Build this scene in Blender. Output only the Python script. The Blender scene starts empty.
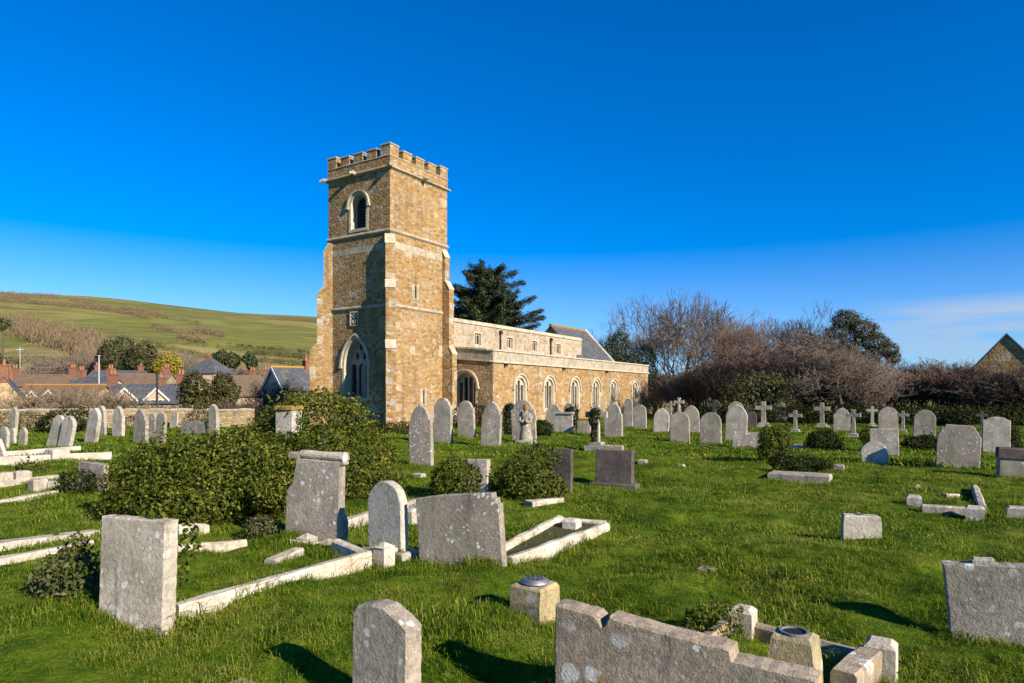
import bpy, math, random
import numpy as np
from mathutils import Vector, Matrix, noise, geometry
R = math.radians
S = bpy.context.scene
C = S.collection
F = 668.0            # focal length in pixels of the 1024 px wide photograph
EYE = 1.7
HOR = 395.0

# ------------------------------------------------------------------ camera, sky, sun, exposure
cam = bpy.data.cameras.new('camera'); co = bpy.data.objects.new('camera', cam); C.objects.link(co)
co.location = (0, 0, EYE); co.rotation_euler = (R(90), 0, 0)
cam.sensor_width = 36; cam.lens = 36 * F / 1024; cam.shift_y = (HOR - 341.5) / 1024
cam.clip_start = 0.05; cam.clip_end = 20000
S.camera = co
SUN_EL = R(26); SUN_H = Vector((0.725, -0.689, 0)).normalized()
sun_dir = Vector((SUN_H.x * math.cos(SUN_EL), SUN_H.y * math.cos(SUN_EL), math.sin(SUN_EL)))
sl = bpy.data.lights.new('sun', 'SUN'); so = bpy.data.objects.new('sun', sl); C.objects.link(so)
sl.energy = 4.9; sl.angle = R(0.5); sl.color = (1.0, 0.90, 0.76)
so.rotation_euler = (-sun_dir).to_track_quat('-Z', 'Y').to_euler()
S.view_settings.view_transform = 'Standard'; S.view_settings.look = 'None'
S.view_settings.gamma = 1; S.view_settings.use_curve_mapping = False
S.view_settings.exposure = 0.92

W = bpy.data.worlds.new('World'); S.world = W; W.use_nodes = True
nt = W.node_tree; nt.nodes.clear()
def nd(nt, typ, ins=None, **kw):
    n = nt.nodes.new(typ)
    for k, v in kw.items(): setattr(n, k, v)
    if ins:
        for k, v in ins.items():
            s = n.inputs[k]
            if isinstance(v, bpy.types.NodeSocket): nt.links.new(v, s)
            else: s.default_value = v
    return n
def mix(nt, f, a, b, mode='MIX'):
    n = nt.nodes.new('ShaderNodeMix'); n.data_type = 'RGBA'; n.blend_type = mode
    for s, v in ((n.inputs[0], f), (n.inputs[6], a), (n.inputs[7], b)):
        if isinstance(v, bpy.types.NodeSocket): nt.links.new(v, s)
        else: s.default_value = (v if not isinstance(v, tuple) else (v + (1,))[:4])
    return n.outputs[2]
def ramp(nt, f, stops, interp='LINEAR'):
    n = nt.nodes.new('ShaderNodeValToRGB'); cr = n.color_ramp; cr.interpolation = interp
    while len(cr.elements) < len(stops): cr.elements.new(0.5)
    for e, (p, c) in zip(cr.elements, stops):
        e.position = p; e.color = (c, c, c, 1) if isinstance(c, (int, float)) else (tuple(c) + (1,))[:4]
    nt.links.new(f, n.inputs[0]); return n.outputs[0]
def mth(nt, op, a, b=0.0, c=0.0):
    n = nt.nodes.new('ShaderNodeMath'); n.operation = op
    for s, v in zip(n.inputs, (a, b, c)):
        if isinstance(v, bpy.types.NodeSocket): nt.links.new(v, s)
        else: s.default_value = v
    return n.outputs[0]

tc = nd(nt, 'ShaderNodeTexCoord')
sp = nd(nt, 'ShaderNodeSeparateXYZ', {0: tc.outputs['Generated']})
TINT = (0.42, 0.68, 1.0)
SAT = nd(nt, 'ShaderNodeMapRange', {0: sp.outputs[2], 1: 0.06, 2: 0.36, 3: 1.0, 4: 1.30}, interpolation_type='SMOOTHSTEP').outputs[0]
sky = nd(nt, 'ShaderNodeTexSky', sky_type='NISHITA', sun_disc=False)
sky.sun_elevation = SUN_EL; sky.sun_rotation = math.atan2(SUN_H.x, SUN_H.y)
sky.altitude = 50; sky.air_density = 1.0; sky.dust_density = 0.0; sky.ozone_density = 5.0
hs = nd(nt, 'ShaderNodeHueSaturation', {'Saturation': SAT, 'Value': 1.0, 'Color': mix(nt, 1.0, sky.outputs[0], TINT, 'MULTIPLY')})
mp = nd(nt, 'ShaderNodeMapping', {'Vector': tc.outputs['Generated'], 'Scale': (3.2, 3.2, 24.0)})
cn = nd(nt, 'ShaderNodeTexNoise', {'Vector': mp.outputs[0], 'Scale': 1.5, 'Detail': 6.0, 'Roughness': 0.55})
az = mth(nt, 'DIVIDE', sp.outputs[0], mth(nt, 'MAXIMUM', sp.outputs[1], 0.01))
band = ramp(nt, sp.outputs[2], [(0.035, 0.0), (0.055, 0.8), (0.105, 1.0), (0.125, 0.0)])
right = ramp(nt, az, [(0.46, 0.0), (0.66, 1.0)])
cl = ramp(nt, cn.outputs[0], [(0.34, 0.0), (0.52, 1.0)])
lowband = ramp(nt, sp.outputs[2], [(0.10, 0.0), (0.125, 0.5), (0.16, 0.0)])
leftm = ramp(nt, mth(nt, 'MULTIPLY', az, -1.0), [(0.3, 0.0), (0.75, 1.0)])
cl2 = ramp(nt, cn.outputs[0], [(0.50, 0.0), (0.72, 1.0)])
f1 = mth(nt, 'MULTIPLY', mth(nt, 'MULTIPLY', band, right), cl)
f2 = mth(nt, 'MULTIPLY', mth(nt, 'MULTIPLY', lowband, leftm), cl2)
cf = mth(nt, 'MULTIPLY', mth(nt, 'MAXIMUM', f1, f2), 0.92)
skyc = mix(nt, cf, hs.outputs[0], (2.5, 3.3, 4.6))
bg = nd(nt, 'ShaderNodeBackground', {'Color': skyc, 'Strength': 0.092})
nd(nt, 'ShaderNodeOutputWorld', {'Surface': bg.outputs[0]})

# ------------------------------------------------------------------ materials
def new_mat(name):
    m = bpy.data.materials.new(name); m.use_nodes = True; m.node_tree.nodes.clear(); return m, m.node_tree
def finish(nt, col, rough=0.9, bump=None, bstr=0.4, bdist=0.02, spec=0.25, trans=0.0, metal=0.0):
    b = nd(nt, 'ShaderNodeBsdfPrincipled', {'Roughness': rough, 'Specular IOR Level': spec, 'Metallic': metal})
    if isinstance(col, bpy.types.NodeSocket): nt.links.new(col, b.inputs['Base Color'])
    else: b.inputs['Base Color'].default_value = (tuple(col) + (1,))[:4]
    if bump is not None:
        bn = nd(nt, 'ShaderNodeBump', {'Strength': bstr, 'Distance': bdist, 'Height': bump})
        nt.links.new(bn.outputs[0], b.inputs['Normal'])
    out = b.outputs[0]
    if trans:
        t = nd(nt, 'ShaderNodeBsdfTranslucent')
        if isinstance(col, bpy.types.NodeSocket): nt.links.new(col, t.inputs[0])
        else: t.inputs[0].default_value = (tuple(col) + (1,))[:4]
        mx = nd(nt, 'ShaderNodeMixShader', {0: trans, 1: out, 2: t.outputs[0]}); out = mx.outputs[0]
    nd(nt, 'ShaderNodeOutputMaterial', {'Surface': out})
def coords(nt, rnd=True, scale=(1, 1, 1)):
    t = nd(nt, 'ShaderNodeTexCoord'); o = nd(nt, 'ShaderNodeObjectInfo')
    off = mth(nt, 'MULTIPLY', o.outputs['Random'], 57.0 if rnd else 0.0)
    v = nd(nt, 'ShaderNodeVectorMath', {0: t.outputs['Object'], 1: off}, operation='ADD')
    m = nd(nt, 'ShaderNodeMapping', {'Vector': v.outputs[0], 'Scale': scale})
    return m.outputs[0], o.outputs['Random']
def noi(nt, vec, scale, detail=5.0, rough=0.6):
    return nd(nt, 'ShaderNodeTexNoise', {'Vector': vec, 'Scale': scale, 'Detail': detail, 'Roughness': rough}).outputs[0]

def rubble(name, cols, sz=(3.9, 3.9, 7.4), mortar=(0.31, 0.215, 0.11), grey=(0.44, 0.39, 0.30), greyamt=0.13, jitter=1.0):
    m, nt = new_mat(name)
    v, r = coords(nt, False)
    warp = nd(nt, 'ShaderNodeTexNoise', {'Vector': v, 'Scale': 2.0, 'Detail': 2.0})
    vv = nd(nt, 'ShaderNodeVectorMath', {0: v, 1: mth(nt, 'MULTIPLY', warp.outputs[0], 0.12)}, operation='ADD')
    mpn = nd(nt, 'ShaderNodeMapping', {'Vector': vv.outputs[0], 'Scale': sz})
    vo = nd(nt, 'ShaderNodeTexVoronoi', {'Vector': mpn.outputs[0], 'Scale': 1.0, 'Randomness': jitter})
    ve = nd(nt, 'ShaderNodeTexVoronoi', {'Vector': mpn.outputs[0], 'Scale': 1.0, 'Randomness': jitter}, feature='DISTANCE_TO_EDGE')
    cs = nd(nt, 'ShaderNodeSeparateColor', {0: vo.outputs['Color']})
    base = ramp(nt, cs.outputs[0], [(i / (len(cols) - 1), c) for i, c in enumerate(cols)])
    isg = ramp(nt, cs.outputs[1], [(1 - greyamt - 0.01, 0.0), (1 - greyamt + 0.02, 1.0)])
    c = mix(nt, isg, base, grey)
    big = noi(nt, v, 0.45, 4.0)
    c = mix(nt, ramp(nt, big, [(0.56, 0.0), (0.74, 0.55)]), c, grey)
    fine = noi(nt, v, 14.0, 6.0, 0.7)
    c = mix(nt, 0.6, c, ramp(nt, fine, [(0.25, 0.35), (0.75, 1.0)]), 'MULTIPLY')
    vb = nd(nt, 'ShaderNodeTexVoronoi', {'Vector': nd(nt, 'ShaderNodeMapping', {'Vector': v, 'Scale': (1.25, 1.25, 2.4)}).outputs[0], 'Scale': 1.0, 'Randomness': 0.7}, distance='CHEBYCHEV')
    cb = nd(nt, 'ShaderNodeSeparateColor', {0: vb.outputs['Color']})
    rep = mth(nt, 'MULTIPLY', ramp(nt, cb.outputs[0], [(0.86, 0.0), (0.88, 1.0)]), ramp(nt, noi(nt, v, 0.6, 2.0), [(0.45, 0.0), (0.55, 0.8)]))
    c = mix(nt, rep, c, (0.47, 0.40, 0.29))
    c = mix(nt, 0.5, c, ramp(nt, noi(nt, v, 0.22, 3.0), [(0.3, (0.72, 0.66, 0.62)), (0.7, (1.15, 1.08, 1.0))]), 'MULTIPLY')
    edge = ramp(nt, ve.outputs[0], [(0.02, 1.0), (0.12, 0.0)])
    c = mix(nt, mth(nt, 'MULTIPLY', edge, 0.7), c, mortar)
    streak = noi(nt, nd(nt, 'ShaderNodeMapping', {'Vector': v, 'Scale': (1.6, 1.6, 0.22)}).outputs[0], 1.0, 5.0)
    c = mix(nt, ramp(nt, streak, [(0.52, 0.0), (0.72, 0.6)]), c, (0.11, 0.085, 0.06))
    h = mth(nt, 'ADD', mth(nt, 'MULTIPLY', ramp(nt, ve.outputs[0], [(0.0, 0.0), (0.16, 1.0)]), 0.8), mth(nt, 'MULTIPLY', fine, 0.6))
    h = mth(nt, 'ADD', h, mth(nt, 'MULTIPLY', cs.outputs[2], 0.5))
    finish(nt, c, 0.95, h, 0.55, 0.04, 0.1)
    return m
def stone(name, base, dark, lich=(0.62, 0.61, 0.55), orange=0.25, spot=0.5, spots=16.0, tint=0.35, moss=0.35):
    m, nt = new_mat(name)
    v, r = coords(nt)
    n1 = noi(nt, v, 3.0, 8.0, 0.65); n2 = noi(nt, v, 28.0, 6.0, 0.7); n3 = noi(nt, v, 90.0, 3.0, 0.6)
    c = mix(nt, ramp(nt, n1, [(0.35, 0.0), (0.65, 1.0)]), base, dark)
    c = mix(nt, 0.7, c, ramp(nt, n2, [(0.32, 0.5), (0.58, 1.05)]), 'MULTIPLY')
    c = mix(nt, tint, c, ramp(nt, r, [(0.0, (0.66, 0.62, 0.56)), (0.4, (1.0, 0.96, 0.88)), (0.7, (0.82, 0.77, 0.70)), (1.0, (1.0, 0.92, 0.78))]), 'MULTIPLY')
    warp = nd(nt, 'ShaderNodeVectorMath', {0: v, 1: mth(nt, 'MULTIPLY', noi(nt, v, 9.0, 4.0), 0.06)}, operation='ADD').outputs[0]
    vo = nd(nt, 'ShaderNodeTexVoronoi', {'Vector': warp, 'Scale': spots, 'Randomness': 1.0})
    cs = nd(nt, 'ShaderNodeSeparateColor', {0: vo.outputs['Color']})
    rad = mth(nt, 'MULTIPLY', mth(nt, 'POWER', cs.outputs[0], 2.2), 0.74)
    inside = mth(nt, 'LESS_THAN', mth(nt, 'ADD', vo.outputs['Distance'], mth(nt, 'MULTIPLY', n2, 0.42)), rad)
    patch = ramp(nt, noi(nt, v, 2.2, 3.0), [(0.42, 0.0), (0.55, 1.0)])
    lf = mth(nt, 'MULTIPLY', mth(nt, 'MULTIPLY', inside, patch), spot)
    c = mix(nt, lf, c, lich)
    sm = ramp(nt, noi(nt, v, 55.0, 2.0, 0.5), [(0.60, 0.0), (0.68, 1.0)])
    c = mix(nt, mth(nt, 'MULTIPLY', sm, 0.35 * spot), c, lich)
    og = ramp(nt, noi(nt, v, 5.5, 6.0, 0.7), [(0.60, 0.0), (0.70, 1.0)])
    c = mix(nt, mth(nt, 'MULTIPLY', og, orange), c, (0.36, 0.22, 0.05))
    dk = ramp(nt, noi(nt, nd(nt, 'ShaderNodeMapping', {'Vector': v, 'Scale': (7, 7, 1.2)}).outputs[0], 1.0, 6.0, 0.7), [(0.54, 0.0), (0.70, 0.7)])
    c = mix(nt, dk, c, (0.075, 0.068, 0.055))
    fil = ramp(nt, noi(nt, v, 1.3, 4.0), [(0.50, 0.0), (0.66, 0.45)])
    c = mix(nt, fil, c, (0.17, 0.165, 0.10))
    ms = ramp(nt, noi(nt, v, 4.2, 7.0, 0.75), [(0.58, 0.0), (0.68, 1.0)])
    c = mix(nt, mth(nt, 'MULTIPLY', ms, moss), c, (0.085, 0.075, 0.032))
    h = mth(nt, 'ADD', mth(nt, 'MULTIPLY', n2, 0.8), mth(nt, 'ADD', mth(nt, 'MULTIPLY', n3, 0.35), mth(nt, 'MULTIPLY', inside, 0.12)))
    finish(nt, c, 0.95, h, 0.75, 0.018, 0.1)
    return m
def leafmat(name, stops, trans=0.25, rough=0.5, spec=0.4, nscale=1.3):
    m, nt = new_mat(name)
    g = nd(nt, 'ShaderNodeNewGeometry')
    f = mth(nt, 'ADD', mth(nt, 'MULTIPLY', g.outputs['Random Per Island'], 0.6),
            mth(nt, 'MULTIPLY', noi(nt, g.outputs['Position'], nscale, 3.0), 0.4))
    finish(nt, ramp(nt, f, stops), rough, None, spec=spec, trans=trans)
    return m
def plain(name, col, rough=0.7, var=0.35, sc=6.0, bstr=0.4, spec=0.25, metal=0.0):
    m, nt = new_mat(name); v, r = coords(nt)
    n1 = noi(nt, v, sc, 6.0, 0.65); n2 = noi(nt, v, sc * 7, 4.0)
    c = mix(nt, 1.0, tuple(col), ramp(nt, n1, [(0.25, 1 - var), (0.75, 1 + var * 0.4)]), 'MULTIPLY')
    c = mix(nt, 0.5, c, ramp(nt, n2, [(0.3, 1 - var), (0.7, 1.0)]), 'MULTIPLY')
    finish(nt, c, rough, n2, bstr, 0.01, spec, metal=metal)
    return m
def tiles(name, cols, course=0.25, lich=None, lamt=0.3):
    m, nt = new_mat(name)
    t = nd(nt, 'ShaderNodeTexCoord'); v = t.outputs['Object']
    b = nd(nt, 'ShaderNodeSeparateXYZ', {0: v})
    cv = nd(nt, 'ShaderNodeCombineXYZ', {0: b.outputs[0], 1: mth(nt, 'MULTIPLY', b.outputs[2], 1.35), 2: 0.0})
    br = nd(nt, 'ShaderNodeTexBrick', {'Vector': cv.outputs[0], 'Color1': cols[0] + (1,), 'Color2': cols[1] + (1,), 'Mortar': cols[2] + (1,),
        'Scale': 1.0, 'Mortar Size': 0.012, 'Brick Width': course * 1.2, 'Row Height': course})
    c = mix(nt, 0.7, br.outputs[0], ramp(nt, noi(nt, v, 4.0, 6.0, 0.7), [(0.3, 0.45), (0.7, 1.15)]), 'MULTIPLY')
    if lich: c = mix(nt, mth(nt, 'MULTIPLY', ramp(nt, noi(nt, v, 1.6, 6.0, 0.7), [(0.5, 0.0), (0.62, 1.0)]), lamt), c, lich)
    finish(nt, c, 0.8, br.outputs['Fac'], -0.4, 0.02, 0.3)
    return m

M = {}
M['rubble'] = rubble('ironstone_rubble', [(0.26, 0.150, 0.058), (0.36, 0.215, 0.080), (0.42, 0.265, 0.105), (0.45, 0.31, 0.15), (0.31, 0.182, 0.068)])
M['rubble_pale'] = rubble('pale_rubble', [(0.36, 0.27, 0.16), (0.50, 0.42, 0.30), (0.55, 0.48, 0.36), (0.40, 0.27, 0.13)], greyamt=0.4, grey=(0.52, 0.49, 0.43))
M['rubble_wall'] = rubble('boundary_rubble', [(0.28, 0.19, 0.09), (0.47, 0.35, 0.18), (0.52, 0.42, 0.27), (0.33, 0.24, 0.13)], sz=(3.2, 3.2, 6.5))
M['ashlar'] = stone('ashlar_grey', (0.50, 0.43, 0.32), (0.32, 0.27, 0.19), orange=0.2, spot=0.25, spots=9.0, tint=0.15)
M['ashlar_pale'] = stone('ashlar_cream', (0.60, 0.52, 0.385), (0.44, 0.365, 0.25), orange=0.18, spot=0.2, spots=9.0, tint=0.1)
M['grey'] = stone('grave_grey', (0.43, 0.375, 0.305), (0.27, 0.235, 0.19), spot=0.9, orange=0.25)
M['pale'] = stone('grave_pale', (0.56, 0.50, 0.415), (0.36, 0.315, 0.255), spot=0.9, orange=0.35)
M['dark'] = stone('grave_dark', (0.13, 0.11, 0.10), (0.075, 0.065, 0.06), spot=0.12, orange=0.1, lich=(0.4, 0.36, 0.3))
M['lichen'] = stone('grave_lichen', (0.47, 0.38, 0.28), (0.28, 0.215, 0.15), spot=1.0, orange=0.85, spots=7.0, lich=(0.66, 0.64, 0.57))
M['speck'] = stone('grave_speckled', (0.40, 0.345, 0.28), (0.25, 0.215, 0.17), spot=1.0, orange=0.1, spots=21.0, lich=(0.66, 0.65, 0.59))
M['kerb'] = stone('kerb_white', (0.66, 0.61, 0.51), (0.44, 0.375, 0.28), spot=0.6, orange=0.3, spots=12.0, moss=0.6)
M['yellow'] = stone('lichen_yellow_stone', (0.46, 0.38, 0.20), (0.32, 0.25, 0.14), spot=0.6, orange=0.6, spots=10.0)
M['smooth'] = stone('smooth_pale', (0.52, 0.475, 0.385), (0.42, 0.38, 0.305), spot=0.12, orange=0.04, tint=0.1)
M['lichenhead'] = plain('yellow_lichen', (0.34, 0.22, 0.05), 0.95, 0.6, 9.0)
M['metal'] = plain('pewter_metal', (0.36, 0.34, 0.32), 0.5, 0.2, 20.0, 0.1, 0.5, 0.8)
M['black'] = plain('hole_shade', (0.012, 0.012, 0.012), 0.9, 0.2)  # black of the hole discs: inner shade painted as colour
M['glass'] = plain('window_glass', (0.02, 0.022, 0.026), 0.15, 0.3, 9.0, 0.05, 0.5)
M['louvre'] = plain('louvre_wood', (0.045, 0.04, 0.036), 0.8, 0.3)
M['lead'] = plain('lead_sheet', (0.16, 0.165, 0.17), 0.6, 0.3)
M['iron'] = plain('black_iron', (0.03, 0.03, 0.032), 0.5, 0.2)
M['slate'] = tiles('slate_tiles', [(0.075, 0.08, 0.095), (0.10, 0.105, 0.12), (0.03, 0.03, 0.035)], 0.24, (0.22, 0.19, 0.10), 0.35)
M['browntile'] = tiles('brown_tiles', [(0.17, 0.105, 0.065), (0.22, 0.14, 0.085), (0.08, 0.05, 0.035)], 0.24, (0.30, 0.20, 0.06), 0.35)
M['thatch'] = plain('thatch_straw', (0.20, 0.14, 0.09), 1.0, 0.5, 5.0)
M['ridge'] = plain('orange_ridge', (0.46, 0.24, 0.045), 0.9, 0.4, 8.0)
M['brick'] = plain('red_brick', (0.27, 0.12, 0.07), 0.9, 0.5, 9.0)
M['pot'] = plain('terracotta_pot', (0.36, 0.15, 0.08), 0.8, 0.3, 9.0)
M['white'] = plain('white_paint', (0.72, 0.71, 0.66), 0.6, 0.15)
M['cream'] = plain('cream_render', (0.55, 0.40, 0.24), 0.8, 0.2)
M['pole'] = plain('pole_grey', (0.55, 0.55, 0.53), 0.6, 0.15)
M['bark'] = plain('bark', (0.13, 0.095, 0.07), 0.95, 0.5, 12.0, 0.8)
M['twig'] = plain('twig_brown', (0.150, 0.098, 0.072), 0.95, 0.45, 3.0)
M['twig2'] = plain('twig_grey', (0.22, 0.165, 0.12), 0.95, 0.45, 3.0)
M['twig3'] = plain('twig_pale', (0.30, 0.22, 0.13), 0.95, 0.45, 3.0)
M['soil'] = plain('soil_moss', (0.075, 0.07, 0.028), 1.0, 0.5, 14.0, 0.9)
M['laurel'] = leafmat('shrub_leaf', [(0.2, (0.024, 0.038, 0.005)), (0.45, (0.060, 0.082, 0.009)), (0.65, (0.118, 0.134, 0.016)), (0.87, (0.27, 0.215, 0.042))], rough=0.65, spec=0.10)
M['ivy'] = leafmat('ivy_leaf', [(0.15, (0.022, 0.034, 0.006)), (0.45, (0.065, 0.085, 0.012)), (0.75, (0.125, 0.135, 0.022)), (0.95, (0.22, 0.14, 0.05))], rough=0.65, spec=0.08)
M['ivydark_shade'] = leafmat('ivy_leaf_dark_shade', [(0.15, (0.010, 0.015, 0.006)), (0.5, (0.024, 0.034, 0.011)), (0.85, (0.062, 0.068, 0.016)), (0.97, (0.11, 0.075, 0.03))], rough=0.7, spec=0.05)  # dark ivy; on the hedges the tone stands in for shade under overhanging bushes
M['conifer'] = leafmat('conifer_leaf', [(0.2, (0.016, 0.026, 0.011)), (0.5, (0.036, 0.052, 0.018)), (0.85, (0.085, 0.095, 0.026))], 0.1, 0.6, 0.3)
M['pine'] = leafmat('pine_leaf', [(0.2, (0.030, 0.034, 0.014)), (0.5, (0.062, 0.064, 0.024)), (0.85, (0.12, 0.105, 0.042))], 0.1, 0.6, 0.3)
M['evergreen'] = leafmat('evergreen_leaf', [(0.2, (0.020, 0.030, 0.010)), (0.5, (0.045, 0.060, 0.016)), (0.85, (0.10, 0.115, 0.028))], 0.15, 0.6, 0.3, 0.6)
M['gold'] = leafmat('golden_leaf', [(0.2, (0.16, 0.13, 0.012)), (0.5, (0.30, 0.24, 0.02)), (0.85, (0.42, 0.34, 0.04))], 0.2, 0.6, 0.3, 0.6)
M['olive'] = leafmat('olive_leaf', [(0.2, (0.024, 0.028, 0.007)), (0.5, (0.060, 0.062, 0.013)), (0.85, (0.13, 0.11, 0.03))], 0.15, 0.6, 0.3, 0.6)
M['brownleaf'] = leafmat('brown_scrub', [(0.2, (0.11, 0.085, 0.045)), (0.5, (0.17, 0.125, 0.07)), (0.85, (0.25, 0.18, 0.10))], 0.1, 0.9, 0.1, 0.5)
M['deadleaf'] = leafmat('withered_leaf', [(0.2, (0.03, 0.042, 0.010)), (0.5, (0.07, 0.08, 0.018)), (0.8, (0.13, 0.11, 0.035)), (0.95, (0.22, 0.13, 0.06))], 0.15, 0.6, 0.3, 2.0)

def grass_nodes(name, blade):
    m, nt = new_mat(name)
    g = nd(nt, 'ShaderNodeNewGeometry'); p = g.outputs['Position']
    a = noi(nt, p, 0.7, 4.0, 0.6); b = noi(nt, p, 3.5, 4.0, 0.6)
    f = mth(nt, 'ADD', mth(nt, 'MULTIPLY', a, 0.55), mth(nt, 'MULTIPLY', b, 0.45))
    if blade:
        f = mth(nt, 'ADD', mth(nt, 'MULTIPLY', f, 0.65), mth(nt, 'MULTIPLY', g.outputs['Random Per Island'], 0.35))
    f = mth(nt, 'ADD', mth(nt, 'MULTIPLY', mth(nt, 'SUBTRACT', f, 0.5), 1.45), 0.5)
    c = ramp(nt, f, [(0.26, (0.020, 0.050, 0.004)), (0.40, (0.058, 0.112, 0.006)), (0.52, (0.118, 0.186, 0.010)), (0.66, (0.205, 0.245, 0.022)), (0.82, (0.33, 0.28, 0.08))])
    dead = ramp(nt, noi(nt, p, 1.15, 5.0, 0.65), [(0.60, 0.0), (0.72, 0.5)])
    c = mix(nt, dead, c, (0.20, 0.165, 0.055))
    if not blade:
        fine = noi(nt, p, 30.0, 5.0, 0.7)
        c = mix(nt, 1.0, c, ramp(nt, fine, [(0.3, 0.4), (0.7, 1.0)]), 'MULTIPLY')
        sp = nd(nt, 'ShaderNodeSeparateXYZ', {0: p})
        # far fields: patchwork of pasture, hedged by tone
        vo = nd(nt, 'ShaderNodeTexVoronoi', {'Vector': nd(nt, 'ShaderNodeMapping', {'Vector': p, 'Scale': (0.0042, 0.0052, 0.0)}).outputs[0], 'Scale': 1.0})
        cs = nd(nt, 'ShaderNodeSeparateColor', {0: vo.outputs['Color']})
        fld = ramp(nt, cs.outputs[0], [(0.0, (0.14, 0.17, 0.033)), (0.3, (0.26, 0.225, 0.07)), (0.6, (0.215, 0.205, 0.052)), (1.0, (0.31, 0.25, 0.095))])
        st = noi(nt, nd(nt, 'ShaderNodeMapping', {'Vector': p, 'Scale': (0.006, 0.02, 0.02)}).outputs[0], 1.0, 7.0, 0.65)
        fld = mix(nt, ramp(nt, st, [(0.48, 0.0), (0.62, 0.8)]), fld, (0.145, 0.12, 0.05))
        st2 = noi(nt, nd(nt, 'ShaderNodeMapping', {'Vector': p, 'Scale': (0.02, 0.06, 0.06)}).outputs[0], 1.0, 8.0, 0.7)
        fld = mix(nt, 0.8, fld, ramp(nt, st2, [(0.3, 0.4), (0.7, 1.15)]), 'MULTIPLY')
        far = nd(nt, 'ShaderNodeMapRange', {0: sp.outputs[1], 1: 60.0, 2: 120.0})
        c = mix(nt, far.outputs[0], c, fld)
        finish(nt, c, 1.0, fine, 0.8, 0.04, 0.05)
    else:
        finish(nt, c, 0.75, None, spec=0.06, trans=0.28)
    return m
M['ground'] = grass_nodes('turf', False)
M['blade'] = grass_nodes('grass_blade', True)

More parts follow.
